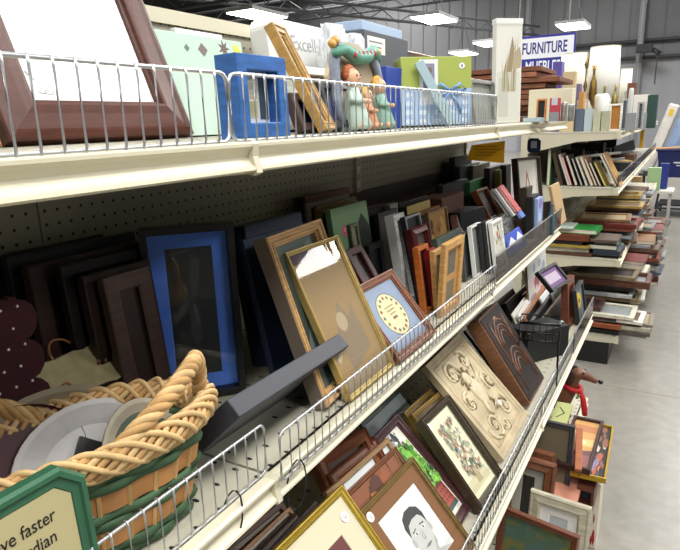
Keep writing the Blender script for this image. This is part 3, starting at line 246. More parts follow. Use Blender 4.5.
 ['bk', 'book', 'tan book, lowest in first aisle pile', 'book', 'first overflowing pile down the aisle', [-0.6277, 4.7871, 0.219], [0.0405, 1.5708, 0.0], 0.4469, 0.326, 0.016999999999999998, {'c': '8c6a4c'}],
 ['bk', 'book', 'white book, second from bottom in first aisle pile', 'book', 'first overflowing pile down the aisle', [-0.5944, 4.82, 0.236], [0.0184, 1.5708, 0.0], 0.4377, 0.3137, 0.015, {'c': 'd9d6cc'}],
 ['bk', 'book', 'dark red book, third from bottom in first aisle pile', 'book', 'first overflowing pile down the aisle', [-0.6276, 4.7862, 0.267], [-0.0523, 1.5708, 0.0], 0.382, 0.3325, 0.028999999999999998, {'c': '6c2a24'}],
 ['bk', 'book', 'slate book, fourth from bottom in first aisle pile', 'book', 'first overflowing pile down the aisle', [-0.6127, 4.7984, 0.29], [0.0155, 1.5708, 0.0], 0.4138, 0.3017, 0.020999999999999998, {'c': '3a4454'}],
 ['fr', 'picture_frame', 'gold frame lying flat, fifth from bottom in first aisle pile', 'frame', 'first overflowing pile down the aisle', [-0.5903, 4.816, 0.314], [0.0423, 1.5708, 0.0], 0.3986, 0.3139, 0.022, {'c': 'a58a4c', 'b': 0.03, 'p': '6b5a48'}],
 ['fr', 'picture_frame', 'dark brown frame lying flat, sixth from bottom in first aisle pile', 'frame', 'first overflowing pile down the aisle', [-0.6068, 4.7804, 0.338], [-0.0428, 1.5708, 0.0], 0.3817, 0.3503, 0.022, {'c': '5c4634', 'b': 0.03, 'p': '8a8f90'}],
 ['fr', 'picture_frame', 'rust frame lying flat, seventh from bottom in first aisle pile', 'frame', 'first overflowing pile down the aisle', [-0.6151, 4.8102, 0.365], [-0.0146, 1.5708, 0.0], 0.4594, 0.3516, 0.024999999999999998, {'c': '7a4028', 'b': 0.03, 'p': '3c3a38'}],
 ['fr', 'picture_frame', 'grey frame lying flat, eighth from bottom in first aisle pile', 'frame', 'first overflowing pile down the aisle', [-0.5723, 4.806, 0.387], [0.0523, 1.5708, 0.0], 0.4369, 0.3562, 0.02, {'c': '8a8d90', 'b': 0.03, 'p': 'a89878'}],
 ['fr', 'picture_frame', 'black frame lying flat, ninth from bottom in first aisle pile', 'frame', 'first overflowing pile down the aisle', [-0.5764, 4.7818, 0.417], [-0.0192, 1.5708, 0.0], 0.4043, 0.3353, 0.028, {'c': '2a2624', 'b': 0.03, 'p': '6b5a48'}],
 ['bk', 'book', 'off white book, tenth from bottom in first aisle pile', 'book', 'first overflowing pile down the aisle', [-0.5896, 4.8183, 0.448], [-0.0399, 1.5708, 0.0], 0.4271, 0.3021, 0.028999999999999998, {'c': 'c9c4b4'}],
 ['fr', 'picture_frame', 'tan frame lying flat, eleventh from bottom in first aisle pile', 'frame', 'first overflowing pile down the aisle', [-0.5969, 4.7939, 0.478], [0.045, 1.5708, 0.0], 0.3938, 0.3329, 0.028, {'c': '8c6a4c', 'b': 0.03, 'p': '3c3a38'}],
 ['bk', 'book', 'white book, twelfth from bottom in first aisle pile', 'book', 'first overflowing pile down the aisle', [-0.6, 4.7899, 0.506], [0.0108, 1.5708, 0.0], 0.4151, 0.3305, 0.026, {'c': 'd9d6cc'}],
 ['bk', 'book', 'dark red book, topmost in first aisle pile', 'book', 'first overflowing pile down the aisle', [-0.5985, 4.8196, 0.531], [-0.052, 1.5708, 0.0], 0.4192, 0.3018, 0.023, {'c': '6c2a24'}],
 ['fr', 'picture_frame', 'gold frame lying flat, lowest in second aisle pile', 'frame', 'second overflowing pile down the aisle', [-0.5973, 5.3059, 0.226], [0.0458, 1.5708, 0.0], 0.4345, 0.3236, 0.024, {'c': 'a58a4c', 'b': 0.03, 'p': '6b5a48'}],
 ['bk', 'book', 'dark red book, second from bottom in second aisle pile', 'book', 'second overflowing pile down the aisle', [-0.534, 5.3103, 0.259], [0.0093, 1.5708, 0.0], 0.4435, 0.3267, 0.031, {'c': '6c2a24'}],
 ['fr', 'picture_frame', 'dark brown frame lying flat, third from bottom in second aisle pile', 'frame', 'second overflowing pile down the aisle', [-0.6078, 5.2804, 0.277], [-0.0518, 1.5708, 0.0], 0.4372, 0.3191, 0.016, {'c': '5c4634', 'b': 0.03, 'p': '3c3a38'}],
 ['fr', 'picture_frame', 'grey frame lying flat, fourth from bottom in second aisle pile', 'frame', 'second overflowing pile down the aisle', [-0.5679, 5.3159, 0.308], [0.0242, 1.5708, 0.0], 0.4448, 0.3142, 0.028999999999999998, {'c': '8a8d90', 'b': 0.03, 'p': 'a89878'}],
 ['fr', 'picture_frame', 'tan frame lying flat, fifth from bottom in second aisle pile', 'frame', 'second overflowing pile down the aisle', [-0.5991, 5.2985, 0.33], [0.0361, 1.5708, 0.0], 0.4408, 0.3599, 0.02, {'c': '8c6a4c', 'b': 0.03, 'p': '6b5a48'}],
 ['fr', 'picture_frame', 'slate frame lying flat, sixth from bottom in second aisle pile', 'frame', 'second overflowing pile down the aisle', [-0.5385, 5.2861, 0.35], [-0.0475, 1.5708, 0.0], 0.4637, 0.3441, 0.018, {'c': '3a4454', 'b': 0.03, 'p': '8a8f90'}],
 ['bk', 'book', 'off white book, seventh from bottom in second aisle pile', 'book', 'second overflowing pile down the aisle', [-0.5468, 5.32, 0.379], [-0.0054, 1.5708, 0.0], 0.4283, 0.3589, 0.027, {'c': 'c9c4b4'}],
 ['bk', 'book', 'white book, eighth from bottom in second aisle pile', 'book', 'second overflowing pile down the aisle', [-0.5497, 5.2872, 0.399], [0.051, 1.5708, 0.0], 0.4572, 0.3277, 0.018, {'c': 'd9d6cc'}],
 ['fr', 'picture_frame', 'black frame lying flat, ninth from bottom in second aisle pile', 'frame', 'second overflowing pile down the aisle', [-0.536, 5.297, 0.424], [-0.0276, 1.5708, 0.0], 0.4401, 0.3499, 0.023, {'c': '2a2624', 'b': 0.03, 'p': '6b5a48'}],
 ['fr', 'picture_frame', 'rust frame lying flat, tenth from bottom in second aisle pile', 'frame', 'second overflowing pile down the aisle', [-0.538, 5.3167, 0.455], [-0.0332, 1.5708, 0.0], 0.4369, 0.3341, 0.028999999999999998, {'c': '7a4028', 'b': 0.03, 'p': '8a8f90'}],
 ['bk', 'book', 'gold book, eleventh from bottom in second aisle pile', 'book', 'second overflowing pile down the aisle', [-0.5711, 5.2807, 0.484], [0.0491, 1.5708, 0.0], 0.4177, 0.3195, 0.027, {'c': 'a58a4c'}],
 ['fr', 'picture_frame', 'dark red frame lying flat, twelfth from bottom in second aisle pile', 'frame', 'second overflowing pile down the aisle', [-0.5374, 5.309, 0.504], [0.0015, 1.5708, 0.0], 0.4215, 0.3547, 0.018, {'c': '6c2a24', 'b': 0.03, 'p': 'a89878'}],
 ['fr', 'picture_frame', 'dark brown frame lying flat, thirteenth from bottom in second aisle pile', 'frame', 'second overflowing pile down the aisle', [-0.5535, 5.3073, 0.536], [-0.05, 1.5708, 0.0], 0.4403, 0.3311, 0.03, {'c': '5c4634', 'b': 0.03, 'p': '6b5a48'}],
 ['fr', 'picture_frame', 'grey frame lying flat, fourteenth from bottom in second aisle pile', 'frame', 'second overflowing pile down the aisle', [-0.5851, 5.2813, 0.562], [0.0309, 1.5708, 0.0], 0.4166, 0.3307, 0.024, {'c': '8a8d90', 'b': 0.03, 'p': '8a8f90'}],
 ['bk', 'book', 'tan book, topmost in second aisle pile', 'book', 'second overflowing pile down the aisle', [-0.604, 5.3177, 0.589], [0.03, 1.5708, 0.0], 0.4656, 0.3436, 0.024999999999999998, {'c': '8c6a4c'}],
 ['bk', 'book', 'black book, lowest in third aisle pile', 'book', 'third overflowing pile down the aisle', [-0.5659, 5.8371, 0.225], [0.0458, 1.5708, 0.0], 0.4353, 0.343, 0.023, {'c': '2a2624'}],
 ['fr', 'picture_frame', 'gold frame lying flat, second from bottom in third aisle pile', 'frame', 'third overflowing pile down the aisle', [-0.5782, 5.87, 0.251], [0.0093, 1.5708, 0.0], 0.4889, 0.3139, 0.024, {'c': 'a58a4c', 'b': 0.03, 'p': '8a8f90'}],
 ['fr', 'picture_frame', 'tan frame lying flat, third from bottom in third aisle pile', 'frame', 'third overflowing pile down the aisle', [-0.5788, 5.8362, 0.283], [-0.0518, 1.5708, 0.0], 0.4212, 0.3466, 0.03, {'c': '8c6a4c', 'b': 0.03, 'p': '3c3a38'}],
 ['fr', 'picture_frame', 'rust frame lying flat, fourth from bottom in third aisle pile', 'frame', 'third overflowing pile down the aisle', [-0.6066, 5.8484, 0.315], [0.0242, 1.5708, 0.0], 0.4824, 0.3494, 0.03, {'c': '7a4028', 'b': 0.03, 'p': 'a89878'}],
 ['fr', 'picture_frame', 'dark red frame lying flat, fifth from bottom in third aisle pile', 'frame', 'third overflowing pile down the aisle', [-0.5364, 5.866, 0.342], [0.0361, 1.5708, 0.0], 0.451, 0.3473, 0.024999999999999998, {'c': '6c2a24', 'b': 0.03, 'p': '6b5a48'}],
 ['fr', 'picture_frame', 'grey frame lying flat, sixth from bottom in third aisle pile', 'frame', 'third overflowing pile down the aisle', [-0.5638, 5.8304, 0.371], [-0.0475, 1.5708, 0.0], 0.4971, 0.308, 0.027, {'c': '8a8d90', 'b': 0.03, 'p': '8a8f90'}],
 ['fr', 'picture_frame', 'slate frame lying flat, seventh from bottom in third aisle pile', 'frame', 'third overflowing pile down the aisle', [-0.5704, 5.8602, 0.389], [-0.0054, 1.5708, 0.0], 0.4406, 0.3403, 0.016, {'c': '3a4454', 'b': 0.03, 'p': '3c3a38'}],
 ['bk', 'book', 'off white book, eighth from bottom in third aisle pile', 'book', 'third overflowing pile down the aisle', [-0.5763, 5.856, 0.42], [0.051, 1.5708, 0.0], 0.4867, 0.3344, 0.028999999999999998, {'c': 'c9c4b4'}],
 ['fr', 'picture_frame', 'white frame lying flat, ninth from bottom in third aisle pile', 'frame', 'third overflowing pile down the aisle', [-0.5914, 5.8318, 0.444], [-0.0276, 1.5708, 0.0], 0.4469, 0.3549, 0.022, {'c': 'd9d6cc', 'b': 0.03, 'p': '6b5a48'}],
 ['fr', 'picture_frame', 'dark brown frame lying flat, tenth from bottom in third aisle pile', 'frame', 'third overflowing pile down the aisle', [-0.5615, 5.8683, 0.465], [-0.0332, 1.5708, 0.0], 0.4756, 0.3419, 0.019, {'c': '5c4634', 'b': 0.03, 'p': '8a8f90'}],
 ['fr', 'picture_frame', 'black frame lying flat, eleventh from bottom in third aisle pile', 'frame', 'third overflowing pile down the aisle', [-0.5642, 5.8439, 0.491], [0.0491, 1.5708, 0.0], 0.4283, 0.3393, 0.024, {'c': '2a2624', 'b': 0.03, 'p': '3c3a38'}],
 ['fr', 'picture_frame', 'gold frame lying flat, twelfth from bottom in third aisle pile', 'frame', 'third overflowing pile down the aisle', [-0.5886, 5.8399, 0.524], [0.0015, 1.5708, 0.0], 0.43, 0.3289, 0.031, {'c': 'a58a4c', 'b': 0.03, 'p': 'a89878'}],
 ['fr', 'picture_frame', 'tan frame lying flat, thirteenth from bottom in third aisle pile', 'frame', 'third overflowing pile down the aisle', [-0.5825, 5.8696, 0.549], [-0.05, 1.5708, 0.0], 0.4253, 0.3538, 0.023, {'c': '8c6a4c', 'b': 0.03, 'p': '6b5a48'}],
 ['fr', 'picture_frame', 'rust frame lying flat, fourteenth from bottom in third aisle pile', 'frame', 'third overflowing pile down the aisle', [-0.5768, 5.834, 0.573], [0.0309, 1.5708, 0.0], 0.4295, 0.3363, 0.022, {'c': '7a4028', 'b': 0.03, 'p': '8a8f90'}],
 ['bk', 'book', 'dark red book, fifteenth from bottom in third aisle pile', 'book', 'third overflowing pile down the aisle', [-0.5631, 5.8517, 0.596], [0.03, 1.5708, 0.0], 0.4641, 0.3553, 0.020999999999999998, {'c': '6c2a24'}],
 ['fr', 'picture_frame', 'grey frame lying flat, topmost in third aisle pile', 'frame', 'third overflowing pile down the aisle', [-0.6071, 5.8637, 0.617], [-0.0503, 1.5708, 0.0], 0.4206, 0.3065, 0.019, {'c': '8a8d90', 'b': 0.03, 'p': 'a89878'}],
 ['fr', 'picture_frame', 'off white frame lying flat, lowest in fourth aisle pile', 'frame', 'fourth overflowing pile down the aisle', [-0.5809, 6.5059, 0.231], [0.0496, 1.5708, 0.0], 0.4175, 0.3148, 0.028999999999999998, {'c': 'c9c4b4', 'b': 0.03, 'p': '6b5a48'}],
 ['fr', 'picture_frame', 'dark brown frame lying flat, second from bottom in fourth aisle pile', 'frame', 'fourth overflowing pile down the aisle', [-0.589, 6.5103, 0.257], [-0.0001, 1.5708, 0.0], 0.3973, 0.3168, 0.024, {'c': '5c4634', 'b': 0.03, 'p': '8a8f90'}],
 ['bk', 'book', 'black book, third from bottom in fourth aisle pile', 'book', 'fourth overflowing pile down the aisle', [-0.5772, 6.4804, 0.286], [-0.0495, 1.5708, 0.0], 0.4438, 0.3083, 0.027, {'c': '2a2624'}],
 ['fr', 'picture_frame', 'rust frame lying flat, fourth from bottom in fourth aisle pile', 'frame', 'fourth overflowing pile down the aisle', [-0.5899, 6.5159, 0.305], [0.0321, 1.5708, 0.0], 0.4497, 0.3126, 0.016999999999999998, {'c': '7a4028', 'b': 0.03, 'p': 'a89878'}],
 ['fr', 'picture_frame', 'white frame lying flat, fifth from bottom in fourth aisle pile', 'frame', 'fourth overflowing pile down the aisle', [-0.5202, 6.4985, 0.338], [0.0288, 1.5708, 0.0], 0.4031, 0.3577, 0.031, {'c': 'd9d6cc', 'b': 0.03, 'p': '6b5a48'}],
 ['fr', 'picture_frame', 'slate frame lying flat, sixth from bottom in fourth aisle pile', 'frame', 'fourth overflowing pile down the aisle', [-0.5736, 6.4861, 0.366], [-0.0507, 1.5708, 0.0], 0.4553, 0.3414, 0.026, {'c': '3a4454', 'b': 0.03, 'p': '8a8f90'}],
 ['bk', 'book', 'tan book, seventh from bottom in fourth aisle pile', 'book', 'fourth overflowing pile down the aisle', [-0.5661, 6.52, 0.397], [0.004, 1.5708, 0.0], 0.4089, 0.31, 0.028999999999999998, {'c': '8c6a4c'}],
 ['fr', 'picture_frame', 'gold frame lying flat, eighth from bottom in fourth aisle pile', 'frame', 'fourth overflowing pile down the aisle', [-0.5659, 6.4872, 0.415], [0.0481, 1.5708, 0.0], 0.4282, 0.3002, 0.016, {'c': 'a58a4c', 'b': 0.03, 'p': 'a89878'}],
 ['fr', 'picture_frame', 'grey frame lying flat, ninth from bottom in fourth aisle pile', 'frame', 'fourth overflowing pile down the aisle', [-0.5652, 6.497, 0.437], [-0.0351, 1.5708, 0.0], 0.4455, 0.3288, 0.02, {'c': '8a8d90', 'b': 0.03, 'p': '6b5a48'}],
 ['fr', 'picture_frame', 'dark red frame lying flat, tenth from bottom in fourth aisle pile', 'frame', 'fourth overflowing pile down the aisle', [-0.5336, 6.5167, 0.462], [-0.0254, 1.5708, 0.0], 0.3846, 0.3585, 0.023, {'c': '6c2a24', 'b': 0.03, 'p': '8a8f90'}],
 ['fr', 'picture_frame', 'off white frame lying flat, eleventh from bottom in fourth aisle pile', 'frame', 'fourth overflowing pile down the aisle', [-0.5224, 6.4807, 0.491], [0.0515, 1.5708, 0.0], 0.3814, 0.3473, 0.027, {'c': 'c9c4b4', 'b': 0.03, 'p': '3c3a38'}],
 ['fr', 'picture_frame', 'dark brown frame lying flat, twelfth from bottom in fourth aisle pile', 'frame', 'fourth overflowing pile down the aisle', [-0.5893, 6.509, 0.517], [-0.0079, 1.5708, 0.0], 0.3837, 0.3109, 0.024, {'c': '5c4634', 'b': 0.03, 'p': 'a89878'}],
 ['bk', 'book', 'black book, thirteenth from bottom in fourth aisle pile', 'book', 'fourth overflowing pile down the aisle', [-0.5295, 6.5073, 0.537], [-0.0464, 1.5708, 0.0], 0.4544, 0.3565, 0.018, {'c': '2a2624'}],
 ['fr', 'picture_frame', 'rust frame lying flat, topmost in fourth aisle pile', 'frame', 'fourth overflowing pile down the aisle', [-0.548, 6.4813, 0.56], [0.0379, 1.5708, 0.0], 0.442, 0.3065, 0.020999999999999998, {'c': '7a4028', 'b': 0.03, 'p': '8a8f90'}],
 ['bk', 'book', 'white book, lowest in first row pile above aisle', 'book', 'first pile along the far third shelf', [-0.6831, 4.4302, 0.73], [0.0176, 1.5708, 0.0], 0.3735, 0.3144, 0.018, {'c': 'd9d6cc'}],
 ['fr', 'picture_frame', 'dark brown frame lying flat, second from bottom in first row pile above aisle', 'frame', 'first pile along the far third shelf', [-0.6448, 4.4613, 0.748], [0.041, 1.5708, 0.0], 0.4158, 0.3378, 0.016, {'c': '5c4634', 'b': 0.03, 'p': '8a8f90'}],
 ['fr', 'picture_frame', 'black frame lying flat, third from bottom in first row pile above aisle', 'frame', 'first pile along the far third shelf', [-0.6432, 4.4548, 0.766], [-0.0441, 1.5708, 0.0], 0.344, 0.3133, 0.016, {'c': '2a2624', 'b': 0.03, 'p': '3c3a38'}],
 ['fr', 'picture_frame', 'grey frame lying flat, fourth from bottom in first row pile above aisle', 'frame', 'first pile along the far third shelf', [-0.6565, 4.4323, 0.785], [-0.0124, 1.5708, 0.0], 0.3833, 0.3343, 0.016999999999999998, {'c': '8a8d90', 'b': 0.03, 'p': 'a89878'}],
 ['fr', 'picture_frame', 'slate frame lying flat, fifth from bottom in first row pile above aisle', 'frame', 'first pile along the far third shelf', [-0.6818, 4.4688, 0.813], [0.0522, 1.5708, 0.0], 0.3857, 0.3113, 0.026, {'c': '3a4454', 'b': 0.03, 'p': '6b5a48'}],
 ['fr', 'picture_frame', 'rust frame lying flat, sixth from bottom in first row pile above aisle', 'frame', 'first pile along the far third shelf', [-0.6449, 4.4427, 0.841], [-0.0213, 1.5708, 0.0], 0.3895, 0.3298, 0.026, {'c': '7a4028', 'b': 0.03, 'p': '8a8f90'}],
 ['fr', 'picture_frame', 'dark red frame lying flat, seventh from bottom in first row pile above aisle', 'frame', 'first pile along the far third shelf', [-0.6528, 4.441, 0.87], [-0.0384, 1.5708, 0.0], 0.4139, 0.3217, 0.027, {'c': '6c2a24', 'b': 0.03, 'p': '3c3a38'}],
 ['fr', 'picture_frame', 'tan frame lying flat, topmost in first row pile above aisle', 'frame', 'first pile along the far third shelf', [-0.6276, 4.4693, 0.89], [0.0461, 1.5708, 0.0], 0.3465, 0.318, 0.018, {'c': '8c6a4c', 'b': 0.03, 'p': 'a89878'}],
 ['bk', 'book', 'white book, lowest in second row pile above aisle', 'book', 'second pile along the far third shelf', [-0.6379, 4.9371, 0.735], [0.0262, 1.5708, 0.0], 0.3424, 0.3292, 0.023, {'c': 'd9d6cc'}],
 ['fr', 'picture_frame', 'off white frame lying flat, second from bottom in second row pile above aisle', 'frame', 'second pile along the far third shelf', [-0.5982, 4.97, 0.761], [0.0345, 1.5708, 0.0], 0.3722, 0.3291, 0.024, {'c': 'c9c4b4', 'b': 0.03, 'p': '8a8f90'}],
 ['bk', 'book', 'dark red book, third from bottom in second row pile above aisle', 'book', 'second pile along the far third shelf', [-0.6284, 4.9362, 0.789], [-0.0484, 1.5708, 0.0], 0.3779, 0.3547, 0.026, {'c': '6c2a24'}],
 ['bk', 'book', 'grey book, fourth from bottom in second row pile above aisle', 'book', 'second pile along the far third shelf', [-0.6622, 4.9484, 0.817], [-0.0031, 1.5708, 0.0], 0.4051, 0.3232, 0.026, {'c': '8a8d90'}],
 ['bk', 'book', 'rust book, fifth from bottom in second row pile above aisle', 'book', 'second pile along the far third shelf', [-0.6654, 4.966, 0.836], [0.0505, 1.5708, 0.0], 0.3588, 0.3052, 0.016999999999999998, {'c': '7a4028'}],
 ['bk', 'book', 'slate book, sixth from bottom in second row pile above aisle', 'book', 'second pile along the far third shelf', [-0.6534, 4.9304, 0.861], [-0.0295, 1.5708, 0.0], 0.4047, 0.3364, 0.023, {'c': '3a4454'}],
 ['fr', 'picture_frame', 'black frame lying flat, seventh from bottom in second row pile above aisle', 'frame', 'second pile along the far third shelf', [-0.6139, 4.9602, 0.879], [-0.0314, 1.5708, 0.0], 0.3519, 0.3516, 0.016, {'c': '2a2624', 'b': 0.03, 'p': '3c3a38'}],
 ['fr', 'picture_frame', 'tan frame lying flat, eighth from bottom in second row pile above aisle', 'frame', 'second pile along the far third shelf', [-0.6344, 4.956, 0.905], [0.0498, 1.5708, 0.0], 0.3846, 0.3513, 0.024, {'c': '8c6a4c', 'b': 0.03, 'p': 'a89878'}],
 ['fr', 'picture_frame', 'gold frame lying flat, topmost in second row pile above aisle', 'frame', 'second pile along the far third shelf', [-0.6219, 4.9318, 0.925], [-0.0008, 1.5708, 0.0], 0.3825, 0.3188, 0.018, {'c': 'a58a4c', 'b': 0.03, 'p': '6b5a48'}],
 ['bk', 'book', 'dark red book, lowest in third row pile above aisle', 'book', 'third pile along the far third shelf', [-0.6057, 5.5802, 0.728], [0.0339, 1.5708, 0.0], 0.3893, 0.3025, 0.016, {'c': '6c2a24'}],
 ['fr', 'picture_frame', 'white frame lying flat, second from bottom in third row pile above aisle', 'frame', 'third pile along the far third shelf', [-0.6138, 5.6113, 0.756], [0.0268, 1.5708, 0.0], 0.398, 0.3094, 0.026, {'c': 'd9d6cc', 'b': 0.03, 'p': '8a8f90'}],
 ['fr', 'picture_frame', 'dark brown frame lying flat, third from bottom in third row pile above aisle', 'frame', 'third pile along the far third shelf', [-0.6095, 5.6048, 0.775], [-0.0512, 1.5708, 0.0], 0.4139, 0.3354, 0.016999999999999998, {'c': '5c4634', 'b': 0.03, 'p': '3c3a38'}],
 ['bk', 'book', 'off white book, fourth from bottom in third row pile above aisle', 'book', 'third pile along the far third shelf', [-0.5903, 5.5823, 0.798], [0.0063, 1.5708, 0.0], 0.3481, 0.3175, 0.020999999999999998, {'c': 'c9c4b4'}],
 ['fr', 'picture_frame', 'rust frame lying flat, fifth from bottom in third row pile above aisle', 'frame', 'third pile along the far third shelf', [-0.6163, 5.6188, 0.827], [0.0472, 1.5708, 0.0], 0.347, 0.316, 0.027, {'c': '7a4028', 'b': 0.03, 'p': '6b5a48'}],
 ['fr', 'picture_frame', 'tan frame lying flat, sixth from bottom in third row pile above aisle', 'frame', 'third pile along the far third shelf', [-0.5852, 5.5927, 0.848], [-0.0368, 1.5708, 0.0], 0.356, 0.3532, 0.019, {'c': '8c6a4c', 'b': 0.03, 'p': '8a8f90'}],
 ['bk', 'book', 'black book, seventh from bottom in third row pile above aisle', 'book', 'third pile along the far third shelf', [-0.6197, 5.591, 0.866], [-0.0234, 1.5708, 0.0], 0.3793, 0.3014, 0.016, {'c': '2a2624'}],
 ['fr', 'picture_frame', 'grey frame lying flat, eighth from bottom in third row pile above aisle', 'frame', 'third pile along the far third shelf', [-0.641, 5.6193, 0.898], [0.0519, 1.5708, 0.0], 0.3877, 0.3073, 0.03, {'c': '8a8d90', 'b': 0.03, 'p': 'a89878'}],
 ['fr', 'picture_frame', 'gold frame lying flat, topmost in third row pile above aisle', 'frame', 'third pile along the far third shelf', [-0.6338, 5.5832, 0.929], [-0.0102, 1.5708, 0.0], 0.3407, 0.305, 0.028999999999999998, {'c': 'a58a4c', 'b': 0.03, 'p': '6b5a48'}],
 ['fr', 'picture_frame', 'off white frame lying flat, lowest in fourth row pile above aisle', 'frame', 'fourth pile along the far third shelf', [-0.6425, 6.2871, 0.74], [0.0339, 1.5708, 0.0], 0.3443, 0.3054, 0.028, {'c': 'c9c4b4', 'b': 0.03, 'p': '6b5a48'}],
 ['bk', 'book', 'tan book, second from bottom in fourth row pile above aisle', 'book', 'fourth pile along the far third shelf', [-0.6466, 6.32, 0.768], [0.0268, 1.5708, 0.0], 0.3986, 0.3579, 0.026, {'c': '8c6a4c'}],
 ['fr', 'picture_frame', 'rust frame lying flat, third from bottom in fourth row pile above aisle', 'frame', 'fourth pile along the far third shelf', [-0.6374, 6.2862, 0.795], [-0.0512, 1.5708, 0.0], 0.3212, 0.3317, 0.024999999999999998, {'c': '7a4028', 'b': 0.03, 'p': '3c3a38'}],
 ['fr', 'picture_frame', 'black frame lying flat, fourth from bottom in fourth row pile above aisle', 'frame', 'fourth pile along the far third shelf', [-0.6306, 6.2984, 0.815], [0.0063, 1.5708, 0.0], 0.3224, 0.3278, 0.018, {'c': '2a2624', 'b': 0.03, 'p': 'a89878'}],
 ['fr', 'picture_frame', 'gold frame lying flat, fifth from bottom in fourth row pile above aisle', 'frame', 'fourth pile along the far third shelf', [-0.6085, 6.316, 0.845], [0.0472, 1.5708, 0.0], 0.3712, 0.33, 0.028, {'c': 'a58a4c', 'b': 0.03, 'p': '6b5a48'}],
 ['fr', 'picture_frame', 'grey frame lying flat, sixth from bottom in fourth row pile above aisle', 'frame', 'fourth pile along the far third shelf', [-0.6277, 6.2804, 0.869], [-0.0368, 1.5708, 0.0], 0.3998, 0.3597, 0.022, {'c': '8a8d90', 'b': 0.03, 'p': '8a8f90'}],
 ['bk', 'book', 'dark brown book, topmost in fourth row pile above aisle', 'book', 'fourth pile along the far third shelf', [-0.6248, 6.3102, 0.897], [-0.0234, 1.5708, 0.0], 0.3384, 0.3173, 0.026, {'c': '5c4634'}],
 ['fr', 'picture_frame', 'brown frame with dark green landscape painting, nearest on the bottom shelf', 'frame', None, [-0.3827, 1.476, 0.185], [-0.1745, 0.2094, 0.0], 0.226, 0.3088, 0.02, {'b': 0.018, 'c': '6a3a26', 'pr': 'step', 'pic': 'landscape'}],
 ['fr', 'picture_frame', 'whitewashed wide frame with white mat, behind the green landscape', 'frame', None, [-0.3265, 1.6791, 0.1839], [-0.0873, 0.1396, 0.0], 0.184, 0.2667, 0.022, {'b': 0.035, 'c': 'b9b39c', 'pr': 'wide', 'm': 'e2e0da', 'mw': 0.03, 'p': 'b9bec0'}],
 ['fr', 'picture_frame', 'wide brown frame with grey white mat, half hidden by third shelf lip', 'frame', None, [-0.447, 1.8231, 0.1869], [-0.0698, 0.1745, 0.0], 0.17, 0.2814, 0.035, {'b': 0.035, 'c': '6c4028', 'pr': 'wide', 'm': 'a9a69a', 'mw': 0.03, 'p': '2e2c2a'}],
 ['fr', 'picture_frame', 'dark pewter beaded frame with tan centre on the bottom shelf', 'frame', None, [-0.421, 2.0008, 0.1843], [0.0, 0.1745, 0.0], 0.176, 0.3409, 0.02, {'b': 0.018, 'c': '45434a', 'pr': 'step', 'p': '6e6350'}],
 ['fr', 'picture_frame', 'thin gold frame with dark collage picture lying flat on the aisle side', 'frame', None, [-0.2466, 2.0297, 0.36], [0.0365, 1.5708, 0.0], 0.1187, 0.4113, 0.02, {'b': 0.008, 'c': 'b8962e', 'metal': 0.4, 'pic': 'collage'}],
 ['fr', 'picture_frame', 'dark brown frame with golden sunset painting lying on the gold collage frame', 'frame', None, [-0.2965, 2.0263, 0.385], [-0.0025, 1.5708, 0.0], 0.1155, 0.396, 0.022, {'b': 0.012, 'c': '3c201e', 'pic': 'sunset'}],
 ['bx', 'display_board', 'salmon pink panel under the pewter frame on the bottom shelf', 'board', None, [-0.3071, 1.9415, 0.3], [0.0046, 1.5708, 0.0], 0.1011, 0.219, 0.02, {'c': 'c98a74'}],
 ['bx', 'wooden_block', 'orange wooden frame side between pewter frame and sunset painting', 'wooden block', None, [-0.2255, 1.9689, 0.41], [0.1308, 1.5708, 0.0], 0.0237, 0.3066, 0.012, {'c': 'a05a34', 'noise': 1}],
 ['bx', 'wall_plaque', 'lime green wooden plaque with black arrow mark near the wooden dog', 'plaque', None, [-0.3623, 2.2314, 0.43], [0.0255, 1.5708, 0.0], 0.0633, 0.1961, 0.018, {'c': 'a9b070', 'art': 'arrow'}],
 ['fr', 'photo_block', 'small brown block frame with dark photo at the aisle edge', 'photo block', None, [-0.219, 2.02, 0.229], [0.0, 0.0, 0.0], 0.059, 0.079, 0.1, {'c': '5a3424', 'p': '44505c', 'b': 0.012}],
 ['bx', 'folded_cloth', 'white and red holiday cloth under the small photo block', 'cloth', None, [-0.193, 2.12, 0.001], [0.0, 0.0, 0.0], 0.045, 0.276, 0.14, {'c': 'ddd4c0', 'art': 'redspots'}],
 ['fr', 'picture_frame', 'brown frame side standing behind the whitewashed frame', 'frame', None, [-0.4, 1.9504, 0.1839], [-0.0873, 0.1047, 0.0], 0.1, 0.256, 0.03, {'b': 0.03, 'c': '7a4a30', 'p': '2a1c14'}],
]

